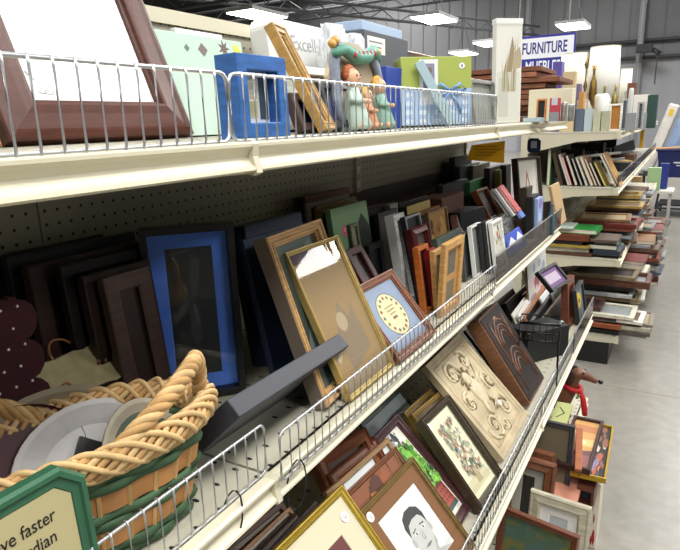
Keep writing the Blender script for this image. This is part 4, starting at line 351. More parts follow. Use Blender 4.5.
# ------------------------------------------------------------------ materials
def lin(h):
    if isinstance(h, (tuple, list)): return tuple(h) + ((1,) if len(h) == 3 else ())
    v = [int(h[i:i+2], 16)/255 for i in (0, 2, 4)]
    return tuple((c/12.92 if c <= .04045 else ((c+.055)/1.055)**2.4) for c in v) + (1,)
_m = {}
def mat(col, rough=.5, metal=0., noise=0., scale=30., coat=0., stretch=None, emit=0., bump=0.):
    key = (col, rough, metal, noise, scale, coat, stretch, emit, bump)
    if key in _m: return _m[key]
    m = bpy.data.materials.new('surface'); m.use_nodes = True
    nt = m.node_tree; b = nt.nodes['Principled BSDF']; L = nt.links.new
    c = lin(col)
    b.inputs['Base Color'].default_value = c
    b.inputs['Roughness'].default_value = rough
    b.inputs['Metallic'].default_value = metal
    if coat: b.inputs['Coat Weight'].default_value = coat; b.inputs['Coat Roughness'].default_value = .05
    if emit:
        b.inputs['Emission Color'].default_value = c; b.inputs['Emission Strength'].default_value = emit
    if noise or bump:
        tc = nt.nodes.new('ShaderNodeTexCoord'); mp = nt.nodes.new('ShaderNodeMapping')
        L(tc.outputs['Object'], mp.inputs['Vector'])
        if stretch: mp.inputs['Scale'].default_value = stretch
        n = nt.nodes.new('ShaderNodeTexNoise'); n.inputs['Scale'].default_value = scale; n.inputs['Detail'].default_value = 4
        L(mp.outputs[0], n.inputs['Vector'])
        if noise:
            r = nt.nodes.new('ShaderNodeValToRGB')
            r.color_ramp.elements[0].position = .3; r.color_ramp.elements[1].position = .7
            r.color_ramp.elements[0].color = tuple(x*(1-noise) for x in c[:3]) + (1,)
            r.color_ramp.elements[1].color = tuple(min(1, x*(1+noise*.7)) for x in c[:3]) + (1,)
            L(n.outputs['Fac'], r.inputs[0]); L(r.outputs[0], b.inputs['Base Color'])
        if bump:
            bp = nt.nodes.new('ShaderNodeBump'); bp.inputs['Strength'].default_value = bump; bp.inputs['Distance'].default_value = .002
            L(n.outputs['Fac'], bp.inputs['Height']); L(bp.outputs[0], b.inputs['Normal'])
    _m[key] = m
    return m
def wood(col, rough=.42, metal=0.): 
    if metal: return mat(col, .35, metal, .12, 60)
    return mat(col, rough, 0, .28, 22, 0, (1, 1, 5))
def paint(cols, scale=8, rough=.25, dist=1.5, stretch=None, seed=0.):
    """procedural picture: a noise driven ramp over several colours"""
    m = bpy.data.materials.new('painted_picture'); m.use_nodes = True
    nt = m.node_tree; b = nt.nodes['Principled BSDF']; L = nt.links.new
    tc = nt.nodes.new('ShaderNodeTexCoord'); mp = nt.nodes.new('ShaderNodeMapping'); mp.inputs['Location'].default_value = (seed, seed*.7, seed*1.3)
    if stretch: mp.inputs['Scale'].default_value = stretch
    n = nt.nodes.new('ShaderNodeTexNoise'); n.inputs['Scale'].default_value = scale; n.inputs['Detail'].default_value = 3; n.inputs['Distortion'].default_value = dist
    r = nt.nodes.new('ShaderNodeValToRGB'); cr = r.color_ramp
    while len(cr.elements) < len(cols): cr.elements.new(.5)
    for i, c in enumerate(cols):
        cr.elements[i].position = .3 + .4*i/max(1, len(cols)-1); cr.elements[i].color = lin(c)
    L(tc.outputs['Object'], mp.inputs['Vector']); L(mp.outputs[0], n.inputs['Vector']); L(n.outputs['Fac'], r.inputs[0]); L(r.outputs[0], b.inputs['Base Color'])
    b.inputs['Roughness'].default_value = rough
    return m
def holes(col, pitch=.0254, rad=.115, rough=.5, dark='0c0c0b', axes=(1, 2), slot=1.):
    """painted steel with a square grid of punched holes"""
    m = bpy.data.materials.new('perforated_steel'); m.use_nodes = True
    nt = m.node_tree; b = nt.nodes['Principled BSDF']; L = nt.links.new
    tc = nt.nodes.new('ShaderNodeTexCoord'); sp = nt.nodes.new('ShaderNodeSeparateXYZ'); L(tc.outputs['Object'], sp.inputs[0])
    def op(o, a, v=None):
        n = nt.nodes.new('ShaderNodeMath'); n.operation = o; L(a, n.inputs[0])
        if v is not None:
            if hasattr(v, 'links'): L(v, n.inputs[1])
            else: n.inputs[1].default_value = v
        return n.outputs[0]
    ds = []
    for k, ax in enumerate(axes):
        u = op('SUBTRACT', op('FRACT', op('DIVIDE', sp.outputs[ax], pitch)), .5)
        if k == 0: u = op('MULTIPLY', u, slot)
        ds.append(op('MULTIPLY', u, u))
    s = op('ADD', ds[0], ds[1]); lt = op('LESS_THAN', s, rad*rad)
    mx = nt.nodes.new('ShaderNodeMix'); mx.data_type = 'RGBA'
    mx.inputs[6].default_value = lin(col); mx.inputs[7].default_value = lin(dark)
    L(lt, mx.inputs[0]); L(mx.outputs[2], b.inputs['Base Color']); b.inputs['Roughness'].default_value = rough
    return m
def glass_mat():
    m = bpy.data.materials.new('picture_glass'); m.use_nodes = True
    nt = m.node_tree; nt.nodes.clear(); L = nt.links.new
    o = nt.nodes.new('ShaderNodeOutputMaterial'); mx = nt.nodes.new('ShaderNodeMixShader')
    t = nt.nodes.new('ShaderNodeBsdfTransparent'); g = nt.nodes.new('ShaderNodeBsdfGlossy'); g.inputs['Roughness'].default_value = .03
    lw = nt.nodes.new('ShaderNodeLayerWeight'); lw.inputs['Blend'].default_value = .5; pw = nt.nodes.new('ShaderNodeMath'); pw.operation = 'POWER'; pw.inputs[1].default_value = 5; L(lw.outputs['Facing'], pw.inputs[0])
    f = nt.nodes.new('ShaderNodeMath'); f.operation = 'MULTIPLY_ADD'; f.inputs[1].default_value = .94; f.inputs[2].default_value = .05; L(pw.outputs[0], f.inputs[0])
    L(f.outputs[0], mx.inputs[0]); L(t.outputs[0], mx.inputs[1]); L(g.outputs[0], mx.inputs[2]); L(mx.outputs[0], o.inputs[0])
    return m
GLASS = glass_mat()
# ------------------------------------------------------------------ mesh builder
class MB:
    def __init__(s): s.v = []; s.f = []; s.mi = []; s.mats = []
    def m(s, mt):
        if mt not in s.mats: s.mats.append(mt)
        return s.mats.index(mt)
    def poly(s, pts, mt):
        n = len(s.v); s.v += [tuple(p) for p in pts]; s.f.append(tuple(range(n, n+len(pts)))); s.mi.append(s.m(mt))
    def box(s, a, b, mt, M=None, ch=0.):
        x0, y0, z0 = a; x1, y1, z1 = b
        P = [(x, y, z) for x in (x0, x1) for y in (y0, y1) for z in (z0, z1)]
        if M is not None: P = [tuple(M @ Vector(p)) for p in P]
        n = len(s.v); s.v += P; k = s.m(mt)
        for q in ((0, 1, 3, 2), (4, 6, 7, 5), (0, 4, 5, 1), (2, 3, 7, 6), (0, 2, 6, 4), (1, 5, 7, 3)):
            s.f.append(tuple(n+i for i in q)); s.mi.append(k)
    def prism(s, pts, d, mt, M=None):
        """pts: outline [(x, z)], extruded from y = d[0] to d[1]"""
        n = len(s.v); N = len(pts); k = s.m(mt)
        A = [(p[0], d[0], p[1]) for p in pts] + [(p[0], d[1], p[1]) for p in pts]
        if M is not None: A = [tuple(M @ Vector(p)) for p in A]
        s.v += A
        s.f.append(tuple(n+i for i in range(N))); s.f.append(tuple(n+N+i for i in reversed(range(N)))); s.mi += [k, k]
        for i in range(N):
            j = (i+1) % N; s.f.append((n+i, n+N+i, n+N+j, n+j)); s.mi.append(k)
    def tube(s, pts, r, mt, seg=6, closed=False, rr=None):
        pts = [Vector(p) for p in pts]; N = len(pts); k = s.m(mt); n0 = len(s.v); up = None
        for i, p in enumerate(pts):
            a = pts[(i-1) % N] if (i or closed) else p; b = pts[(i+1) % N] if (i < N-1 or closed) else p
            t = (b-a); t = t.normalized() if t.length > 1e-9 else Vector((0, 0, 1))
            if up is None: up = Vector((0, 0, 1)) if abs(t.z) < .9 else Vector((1, 0, 0))
            u = t.cross(up)
            if u.length < 1e-6: u = t.cross(Vector((0, 1, .01)))
            u.normalize(); w = t.cross(u).normalized(); up = -w if False else up
            q = rr[i] if rr else r
            for j in range(seg):
                an = 2*PI*j/seg; s.v.append(tuple(p + u*math.cos(an)*q + w*math.sin(an)*q))
        for i in range(N if closed else N-1):
            for j in range(seg):
                a = n0+i*seg+j; b = n0+i*seg+(j+1) % seg; c = n0+((i+1) % N)*seg+(j+1) % seg; d = n0+((i+1) % N)*seg+j
                s.f.append((a, b, c, d)); s.mi.append(k)
        if not closed:
            s.f.append(tuple(n0+j for j in reversed(range(seg)))); s.f.append(tuple(n0+(N-1)*seg+j for j in range(seg))); s.mi += [k, k]
    def lathe(s, prof, mt, c=(0, 0), seg=20, sx=1., sy=1.):
        n0 = len(s.v); k = s.m(mt)
        for r, z in prof:
            for j in range(seg):
                an = 2*PI*j/seg; s.v.append((c[0]+r*math.cos(an)*sx, c[1]+r*math.sin(an)*sy, z))
        for i in range(len(prof)-1):
            for j in range(seg):
                s.f.append((n0+i*seg+j, n0+i*seg+(j+1) % seg, n0+(i+1)*seg+(j+1) % seg, n0+(i+1)*seg+j)); s.mi.append(k)
        if prof[0][0] > 1e-4: s.f.append(tuple(n0+j for j in reversed(range(seg)))); s.mi.append(k)
        if prof[-1][0] > 1e-4: s.f.append(tuple(n0+(len(prof)-1)*seg+j for j in range(seg))); s.mi.append(k)
    def ball(s, c, r, mt, seg=12, rings=8, M=None):
        if not hasattr(r, '__len__'): r = (r, r, r)
        n0 = len(s.v); k = s.m(mt)
        for i in range(rings+1):
            th = PI*i/rings
            for j in range(seg):
                an = 2*PI*j/seg
                p = Vector((r[0]*math.sin(th)*math.cos(an), r[1]*math.sin(th)*math.sin(an), r[2]*math.cos(th)))
                if M is not None: p = M @ p
                s.v.append(tuple(p+Vector(c)))
        for i in range(rings):
            for j in range(seg):
                s.f.append((n0+i*seg+j, n0+(i+1)*seg+j, n0+(i+1)*seg+(j+1) % seg, n0+i*seg+(j+1) % seg)); s.mi.append(k)
    def build(s, name, parent=None, smooth=False, bevel=0., sub=0):
        me = bpy.data.meshes.new(name); me.from_pydata(s.v, [], s.f)
        for mt in s.mats: me.materials.append(mt)
        for p, i in zip(me.polygons, s.mi): p.material_index = i; p.use_smooth = smooth
        bm = bmesh.new(); bm.from_mesh(me); bmesh.ops.remove_doubles(bm, verts=bm.verts, dist=1e-6)
        bmesh.ops.recalc_face_normals(bm, faces=bm.faces); bm.to_mesh(me); bm.free()
        o = bpy.data.objects.new(name, me); COL.objects.link(o)
        if parent is not None: o.parent = parent
        if bevel:
            b = o.modifiers.new('soft_edges', 'BEVEL'); b.width = bevel; b.segments = 2; b.limit_method = 'ANGLE'
        if sub:
            q = o.modifiers.new('smooth_surface', 'SUBSURF'); q.levels = sub; q.render_levels = sub
        return o
def tag(o, label=None, cat=None, group=None, kind=None):
    if label: o['label'] = label
    if cat: o['category'] = cat
    if group: o['group'] = group
    if kind: o['kind'] = kind
    return o
def thing(name, label, cat, loc=(0, 0, 0), rot=None, group=None):
    o = bpy.data.objects.new(name, None); o.empty_display_size = .05; COL.objects.link(o)
    o.location = loc
    if rot is not None: o.rotation_euler = rot
    return tag(o, label, cat, group)
def lettering(txt, size, mt, parent, M, name='lettering', extrude=.0004, bold=False):
    cu = bpy.data.curves.new('lettering', 'FONT'); cu.body = txt; cu.size = size; cu.extrude = extrude; cu.align_x = 'CENTER'; cu.align_y = 'CENTER'
    if bold: cu.offset = size*.018
    t = bpy.data.objects.new('lettering', cu); COL.objects.link(t)
    dg = bpy.context.evaluated_depsgraph_get(); me = bpy.data.meshes.new_from_object(t.evaluated_get(dg))
    bpy.data.objects.remove(t); me.materials.clear(); me.materials.append(mt)
    o = bpy.data.objects.new(name, me); COL.objects.link(o); o.parent = parent; o.matrix_local = M
    return o
FRONT = Matrix.Rotation(PI/2, 4, 'X')          # text lying in XY turned to face local -Y
# ------------------------------------------------------------------ frame kit. local: x width, z height, front faces -y
def ring_mesh(mb, w, h, prof, mt, side=None):
    """prof: list of (inset, y) from the outer back edge over the face to the inner lip"""
    k = mb.m(mt); ks = mb.m(side) if side else k
    n0 = len(mb.v); N = len(prof)
    for (i, y) in prof:
        mb.v += [(i, y, i), (w-i, y, i), (w-i, y, h-i), (i, y, h-i)]
    for a in range(N-1):
        for c in range(4):
            d = (c+1) % 4
            mb.f.append((n0+a*4+c, n0+a*4+d, n0+(a+1)*4+d, n0+(a+1)*4+c)); mb.mi.append(ks if a == 0 else k)
def profile(pr, b, t):
    if pr == 'step': return [(0, t), (0, t*.12), (b*.06, 0), (b*.22, 0), (b*.30, t*.14), (b*.55, t*.2), (b*.62, t*.08), (b*.78, t*.10), (b*.84, t*.32), (b, t*.36), (b, t*.55)]
    if pr == 'wide': return [(0, t), (0, t*.30), (b*.05, t*.22), (b*.18, t*.10), (b*.26, t*.22), (b*.62, t*.10), (b*.82, 0), (b*.90, t*.04), (b*.93, t*.28), (b, t*.32), (b, t*.6)]
    if pr == 'deep': return [(0, t), (0, t*.02), (b*.05, 0), (b*.93, 0), (b, t*.03), (b, t*.7)]
    return [(0, t), (0, t*.08), (b*.1, 0), (b*.88, 0), (b, t*.12), (b, t*.5)]
def circ(cx, cy, rx, ry, n=16, a0=0, a1=2*PI):
    return [(cx+rx*math.cos(a0+(a1-a0)*i/n), cy+ry*math.sin(a0+(a1-a0)*i/n)) for i in range(n)]
def art(parent, x0, z0, w, h, y, shapes, name='artwork'):
    """flat printed shapes on a picture: (colour, points in 0..1)"""
    mb = MB()
    for i, (c, pts) in enumerate(shapes):
        yy = y-.00015-.00006*i
        mt = c if not isinstance(c, str) else mat(c, .6)
        mb.poly([(x0+u*w, yy, z0+v*h) for u, v in pts], mt)
    return mb.build(name, parent)
def rectp(a, b, c, d): return [(a, b), (c, b), (c, d), (a, d)]
def blobs(rng, n, x0, y0, x1, y1, r, cols):
    out = []
    for _ in range(n):
        cx, cy = rng.uniform(x0, x1), rng.uniform(y0, y1); q = r*rng.uniform(.5, 1.3); a = rng.random()*6
        out.append((rng.choice(cols), [(cx+q*math.cos(a+k*2*PI/6)*rng.uniform(.6, 1.2), cy+q*math.sin(a+k*2*PI/6)*rng.uniform(.6, 1.2)) for k in range(6)]))
    return out
def pic_shapes(pic, rng):
    S = []
    if pic == 'signed':
        S = [('666666', circ(.11, .10, .040, .030)), ('f2f2f0', circ(.11, .10, .034, .023)), ('666666', circ(.15, .085, .035, .02)), ('f2f2f0', circ(.15, .085, .029, .014)), ('555555', [(.03, .24), (.085, .165), (.088, .17), (.036, .245)])]
    elif pic == 'pages':
        S = [('c9c29a', rectp(.12, .1, .62, .95)), ('dcd8c0', rectp(.16, .52, .56, .92)), ('d6cf9a', rectp(.14, .12, .55, .45)), ('f0f0f0', rectp(.05, .62, .55, .66)), ('f0f0f0', rectp(.1, .80, .6, .83)), ('e8e8e8', rectp(.1, .44, .7, .47)), ('3c4c58', rectp(.68, .08, .96, .95))]
        for i in range(7): S.append(('9a9670', rectp(.18, .16+.04*i, .5, .17+.04*i)))
    elif pic == 'darkfig':
        S = [('22262a', rectp(.66, 0, 1, 1)), ('3a4040', [(.55, .95), (.72, .90), (.62, .66), (.50, .55), (.46, .75)]), ('343a3c', [(.02, .50), (.5, .60), (.55, .55), (.05, .42)]), ('3c4244', [(.42, .55), (.62, .52), (.64, .30), (.52, .22), (.40, .35)]), ('2a2e30', [(.1, .40), (.40, .28), (.45, .12), (.2, .2)]), ('555c5c', [(.5, .56), (.56, .56), (.6, .42), (.56, .40)]), ('4c5252', [(.06, .955), (.5, .985), (.5, .975), (.06, .945)])]
    elif pic == 'greypaint':
        S = [('5f6c66', rectp(0, 0, 1, 1)), ('7a8580', [(.3, .7), (.9, .9), (.85, .98), (.2, .8)]), ('39443c', [(0, .2), (.3, .5), (.25, .95), (0, .9)]), ('8a938c', [(.5, .55), (.9, .7), (.7, .82)]), ('4a3c34', [(.85, .6), (1, .55), (1, 1), (.92, 1)])]
    elif pic == 'tan':
        S = [('947a50', rectp(0, 0, 1, 1)), ('4a3440', rectp(0, .93, 1, 1)), ('83725a', [(.25, .35), (.5, .6), (.62, .45), (.75, .55), (.8, .2), (.3, .1)]), ('a8977a', circ(.45, .45, .1, .07)), ('8f7d60', rectp(0, 0, 1, .1)), ('b3a488', [(.1, .2), (.3, .3), (.28, .34), (.08, .24)])]
    elif pic == 'oval':
        S = [('7f8ea6', rectp(0, 0, 1, 1)), ('5c5a48', circ(.5, .5, .325, .36, 28)), ('cdc49a', circ(.5, .5, .31, .345, 28))]
        for i in range(16):
            a = i*2*PI/16; S.append((['6b6a4c', '8a4a40', '5a6a58'][i % 3], circ(.5+.25*math.cos(a), .5+.28*math.sin(a), .028, .03, 6)))
        S += [('8f875c', rectp(.42, .5, .58, .52)), ('8f875c', rectp(.40, .56, .6, .58)), ('7a5a4a', rectp(.44, .42, .56, .46)), ('8f875c', rectp(.38, .62, .62, .635))]
    elif pic == 'flowergreen':
        S = [('74936e', rectp(0, 0, 1, 1)), ('26302c', [(.15, 0), (.95, 0), (1, .75), (.8, .9), (.55, .72), (.35, .66), (.2, .4)]), ('3a4a3c', [(.3, .3), (.7, .5), (.6, .7), (.3, .6)]), ('c0506a', circ(.28, .78, .06, .05)), ('d87a8a', circ(.29, .79, .03, .025)), ('c9ccc4', circ(.7, .35, .05, .04)), ('a8b0a8', circ(.62, .28, .04, .03)), ('55705a', [(0, 0), (.15, 0), (.2, .5), (0, .6)])]
    elif pic == 'batik':
        S = [('b88c4e', rectp(0, 0, 1, 1))] + blobs(rng, 26, .1, .1, .9, .9, .09, ['7a3c2c', 'd9b060', '8a5a3c', 'c97a4a', '5a3a30'])
    elif pic == 'speck':
        S = [('d6d2c6', rectp(0, 0, 1, 1))] + blobs(rng, 16, .1, .1, .9, .9, .07, ['b83a30', '8a7a50', '5c6a58', '2c2c2c'])
    elif pic == 'twoopen':
        S = [('bf9256', rectp(0, 0, 1, 1)), ('6b6252', rectp(.22, .54, .78, .94)), ('7a6c54', rectp(.22, .06, .78, .42))]
    elif pic == 'triangle':
        S = [('ebe8de', rectp(0, 0, 1, 1)), ('b96a60', [(.25, .35), (.5, .9), (.85, .3), (.8, .28), (.5, .8), (.32, .36)]), ('c9c9c4', [(.3, .2), (.7, .25), (.6, .45), (.4, .42)]), ('a8a8a0', circ(.5, .2, .15, .07))]
    elif pic == 'portrait':
        W = mat('cfd1ce', .6)
        S = [(W, rectp(0, 0, 1, 1)), ('b0b0ae', [(.25, .06), (.34, .28), (.5, .34), (.66, .28), (.85, .06), (.85, 0), (.25, 0)]),
             ('a9a9a7', [(.42, .20), (.64, .20), (.63, .40), (.43, .40)]),
             ('b9b9b6', circ(.53, .55, .17, .245, 24)), ('a4a4a2', circ(.355, .54, .028, .055)), ('a4a4a2', circ(.705, .54, .028, .055)),
             ('3a3a3a', [(.355, .60), (.345, .72), (.39, .82), (.48, .865), (.60, .86), (.69, .80), (.72, .70), (.70, .58), (.68, .68), (.63, .735), (.52, .745), (.42, .72), (.385, .66)]),
             ('4c4c4c', [(.41, .635), (.49, .65), (.49, .637), (.41, .618)]), ('4c4c4c', [(.57, .65), (.65, .635), (.65, .618), (.57, .637)]),
             ('f4f4f4', circ(.455, .595, .030, .017)), ('f4f4f4', circ(.605, .595, .030, .017)), ('2a2a2a', circ(.458, .595, .014, .016, 10)), ('2a2a2a', circ(.603, .595, .014, .016, 10)),
             ('a0a09e', [(.52, .60), (.505, .49), (.53, .475), (.56, .49), (.548, .60), (.545, .51), (.52, .50)]),
             ('707070', [(.455, .415), (.53, .43), (.61, .415), (.53, .395)]), ('8c8c8a', [(.38, .45), (.40, .36), (.46, .31), (.43, .38)]), ('9a9a98', [(.68, .45), (.66, .36), (.60, .31), (.64, .38)])]
        S = [S[0]]+[(c, [(min(1, max(0, .52+(u-.5)*1.25)), max(0, .40+(v-.52)*1.25)) for u, v in p]) for c, p in S[1:]]
    elif pic == 'town':
        S = [('e6e2d6', rectp(0, 0, 1, 1))]
        for i, (x, wd, top, c) in enumerate([(.44, .18, .46, 'a8483c'), (.62, .16, .36, '6c4034'), (.78, .19, .34, 'b04c40')]):
            S.append((c, rectp(x, .08, x+wd, top)))
            for r in range(4):
                for q in range(4): S.append(('2e4a44' if i != 1 else 'c0c490', rectp(x+.015+q*wd*.24, .13+r*(top-.13)/4.2, x+.015+q*wd*.24+.02, .13+r*(top-.13)/4.2+.035)))
            S.append(('f0ece4', rectp(x, top-.012, x+wd, top)))
        S.append(('4a5a54', rectp(.42, .05, .97, .10)))
        S += blobs(rng, 40, .06, .08, .44, .34, .03, ['2a2c2a', '5a5c58', 'd8d8d0', '3a3c3a'])
        S += blobs(rng, 50, .40, .84, .86, .97, .03, ['26282a', '55585a', 'e8e8e8', '8a8a88'])
        S += blobs(rng, 110, .52, .48, .90, .84, .04, ['6aa83a', '4c8a2a', '86c050', '35601e', '7ab848'])
        S += blobs(rng, 50, .66, .34, .93, .52, .032, ['6aa83a', '86c050', '4c8a2a', '2e3a2a'])
        S.append(('3a3024', [(.60, .1), (.62, .1), (.66, .62), (.64, .62)]))
    elif pic == 'botan':
        S = [('d6d0b4', rectp(0, 0, 1, 1)), ('c2bb98', rectp(.08, .06, .92, .2)), ('a39a74', rectp(.42, .1, .62, .22))]
        S += blobs(rng, 170, .24, .22, .80, .88, .035, ['8a9a84', '7d8f96', 'b08a6a', 'a8a888', 'c4a088', '6c7a60', 'd6ceb8'])
    elif pic == 'burl':
        S = [('7c4a2e', rectp(0, 0, 1, 1))] + blobs(rng, 30, .05, .05, .95, .95, .08, ['8a4c2c', '4c2a1c', 'a8683c', '6a3a24'])
    elif pic == 'watercolor':
        S = [('cfd2ce', rectp(0, 0, 1, 1))] + blobs(rng, 16, .15, .15, .85, .8, .14, ['c08a94', '8fa6b8', 'b0a8b4', 'd8c0c0', '9a5a64'])
    elif pic == 'sun':
        S = [('6c7880', rectp(0, 0, 1, 1)), ('c9a52c', circ(.5, .55, .3, .25, 12)), ('dcbc3c', circ(.4, .75, .2, .12, 9)), ('5c3c1c', circ(.5, .55, .1, .08, 10)), ('4a5a34', rectp(.46, 0, .54, .3))]
    elif pic == 'landscape':
        S = [(paint(['5a4c2a', '6c6a3a', '4a6050', '4c6460', '7a6a40'], 9, .2, 2.), rectp(0, 0, 1, 1)), ('a0503c', circ(.6, .1, .06, .03)), ('2e4438', [(.5, .3), (.9, .25), (.95, .6), (.6, .7)])]
        S = S[:2]
    elif pic == 'collage':
        S = [('2a2622', rectp(0, 0, 1, 1))] + blobs(rng, 60, .08, .05, .92, .95, .09, ['c98a60', '8a5c44', 'd8c0b0', '4a4a58', 'b05a40', '8a7a9a', '1c1a1a'])
    elif pic == 'sunset':
        S = [('c99a5c', rectp(0, 0, 1, 1)), ('8a5a54', rectp(0, 0, 1, .3)), ('e0bc7c', rectp(0, .45, 1, .6)), ('b87a50', rectp(0, .75, 1, .9)), ('6a4a4a', [(0, .3), (1, .38), (1, .28), (0, .22)]), ('f0d8a0', circ(.5, .52, .2, .05))]
    return S
def frame(name, label, cat, group, pos, ang, w, h, t, st):
    o = thing(name, label, cat, pos, None, group)
    o.rotation_euler = (Matrix.Rotation(ang[0], 3, 'Z') @ Matrix.Rotation(-ang[1], 3, 'X') @ Matrix.Rotation(ang[2], 3, 'Y')).to_euler()
    b = min(st.get('b', .02), w*.42, h*.42)
    rng = random.Random(int(w*7919+h*104729))
    fm = wood(st['c'], metal=st.get('metal', 0)) if not st.get('m_') else None
    side = mat(st['side'], .5) if st.get('side') else None
    mb = MB(); ring_mesh(mb, w, h, profile(st.get('pr'), b, t), fm, side); mb.build('moulding', o)
    bk = MB(); bk.box((b*.3, t*.8, b*.3), (w-b*.3, t*.97, h-b*.3), mat('6a5440', .8)); bk.build('backing', o)
    x0, z0, pw, ph = b*.98, b*.98, w-b*1.96, h-b*1.96
    y = t*.55
    if st.get('m'):
        mw = min(st['mw'], pw*.35, ph*.35)
        mm = MB(); ring_mesh(mm, w, h, [(b*.95, y+.002), (b*.95, y-.0015), (b+mw-.0012, y-.0015), (b+mw, y)], mat(st['m'], .75)); mm.build('mat_board', o)
        x0 += mw; z0 += mw; pw -= 2*mw; ph -= 2*mw
    pc = MB(); pc.box((x0-.002, y, z0-.002), (x0+pw+.002, y+.0015, z0+ph+.002), mat(st.get('p', 'e9e9e4'), .35)); p = pc.build('picture', o)
    if st.get('pic'):
        S = pic_shapes(st['pic'], rng)
        if st['pic'] == 'signed': pc.mats[0] = mat('f2f2f0', .4); p.data.materials[0] = pc.mats[0]
        if S: art(p, x0, z0, pw, ph, y, S)
    if st.get('g'):
        g = MB(); gy = t*.42; g.poly([(b*.9, gy, b*.9), (w-b*.9, gy, b*.9), (w-b*.9, gy, h-b*.9), (b*.9, gy, h-b*.9)], GLASS); g.build('glass', o)
    if st.get('stk'):
        u, v = st['stk']; cx, cz = w*u, h*v
        s = MB(); yy = min(y-.004, t*.2) if st.get('g') else y-.003
        s.lathe([(.0, 0), (.0105, 0), (.0105, .0005)], mat('f4f4f4', .6), seg=18)
        so = s.build('price_sticker', o); so.matrix_local = Matrix.Translation((cx, yy, cz)) @ FRONT
        so['label'] = 'white round price sticker'
        mk = MB(); mk.tube([(-.003, .004, .001), (-.001, -.004, .001), (.002, -.003, .001)], .0006, mat('333333'), 4); mk.tube([(.003, .005, .001), (.004, -.004, .001)], .0006, mat('333333'), 4)
        mk.build('pen_mark', so)
    return o
def rot3(ang): return (Matrix.Rotation(ang[0], 3, 'Z') @ Matrix.Rotation(-ang[1], 3, 'X') @ Matrix.Rotation(ang[2], 3, 'Y')).to_euler()
def slab(name, label, cat, group, pos, ang, w, h, t, st):
    """solid box, board, bag or plaque with rounded edges and its own surface details"""
    a = st.get('art'); pic = st.get('pic')
    body = mat(st['c'], st.get('rough', .55), st.get('metal', 0), .25 if st.get('noise') else 0, 25, 0, (1, 1, 4) if st.get('noise') else None)
    mb = MB(); r = st.get('rnd', 0)
    if r:
        r = min(r, w*.4, h*.4); pts = []
        for cx, cz, a0 in ((w-r, r, -PI/2), (w-r, h-r, 0), (r, h-r, PI/2), (r, r, PI)): pts += [(cx+r*math.cos(a0+PI/2*i/5), cz+r*math.sin(a0+PI/2*i/5)) for i in range(6)]
        mb.prism(pts, (0, t), body)
    elif st.get('side'):
        mb.box((0, .002, 0), (w, t, h), mat(st['side'], .6)); mb.box((0, 0, 0), (w, .002, h), body)
    else: mb.box((0, 0, 0), (w, t, h), body)
    if not (a or pic):
        o = mb.build(name, None, bevel=min(.002, t*.2)); o.location = pos; o.rotation_euler = rot3(ang)
        return tag(o, label, cat, group)
    o = thing(name, label, cat, pos, rot3(ang), group)
    p = mb.build('body', o, bevel=min(.002, t*.2))
    rng = random.Random(int(w*9973+h*7))
    if pic: art(p, 0, 0, w, h, 0, pic_shapes(pic, rng), 'painted_surface')
    if a == 'mint':
        star = lambda cx, cy, R, r_, n, ra=0: [(cx+(R if i % 2 == 0 else r_)*math.cos(ra+i*PI/n)/w, cy+(R if i % 2 == 0 else r_)*math.sin(ra+i*PI/n)/h) for i in range(2*n)]
        S = [('c4dccf', rectp(0, 0, 1, .62)), ('c9bf98', rectp(0, .62, 1, .65)), ('7a6a68', [(.45, .86), (.50, .93), (.56, .86), (.51, .79)]), ('6a7a70', [(.30, .86), (.33, .90), (.36, .86), (.33, .82)]), ('6b5a58', star(.76, .90, .020, .008, 7)), ('d6d84a', star(.92, .90, .016, .009, 5)), ('2f6a4a', [(.60, .10), (.72, .16), (.71, .18), (.60, .13)]), ('2f6a4a', [(.70, .06), (.78, .17), (.76, .17), (.69, .08)])]
        art(p, 0, 0, w, h, 0, S, 'painted_surface')
    if a == 'script':
        lettering('Excellence', w*.15, mat('a4a4a4', .6), o, Matrix.Translation((w*.60, -.0006, h*.80)) @ FRONT)
        art(p, 0, 0, w, h, -.0001, [('c9c2b8', rectp(.35, .1, .9, .5)), ('d6c83c', rectp(.72, .62, .80, .82)), ('e05a8a', circ(.93, .55, .03, .025, 10))], 'printed_panel')
    if a == 'label':
        art(p, 0, 0, w, h, 0, [('e8e8e6', rectp(.06, .78, .44, .95)), ('77787a', rectp(.10, .89, .38, .905)), ('77787a', rectp(.12, .84, .36, .855))], 'paper_label')
    if a == 'lime':
        S = [('a9c4e4', rectp(0, 0, 1, .53)), ('e9ebee', rectp(.26, .30, .52, .96)), ('8e8aa0', rectp(.31, .55, .47, .90)), ('7a7060', circ(.39, .80, .05, .05, 10))]
        for i in range(5):
            for j in range(4): S.append(('d8e4f2', circ(.1+i*.2, .06+j*.13, .055, .04, 8)))
        S += [('f4f4f4', circ(.86, .86, .042, .045, 14)), ('333333', rectp(.85, .84, .87, .88))]
        art(p, 0, 0, w, h, 0, S, 'printed_panel')
        bw = MB(); bm_ = mat('7fa8dc', .35)
        for sx in (-1, 1):
            bw.tube([(w*.68, -.004, h*.50), (w*(.68+sx*.14), -.010, h*.60), (w*(.68+sx*.22), -.008, h*.52), (w*(.68+sx*.10), -.004, h*.44), (w*.68, -.004, h*.49)], .004, bm_, 6)
            bw.tube([(w*.68, -.004, h*.48), (w*(.68+sx*.12), -.005, h*.30), (w*(.68+sx*.16), -.004, h*.18)], .0035, bm_, 6)
        bw.build('ribbon_bow', o, smooth=True)
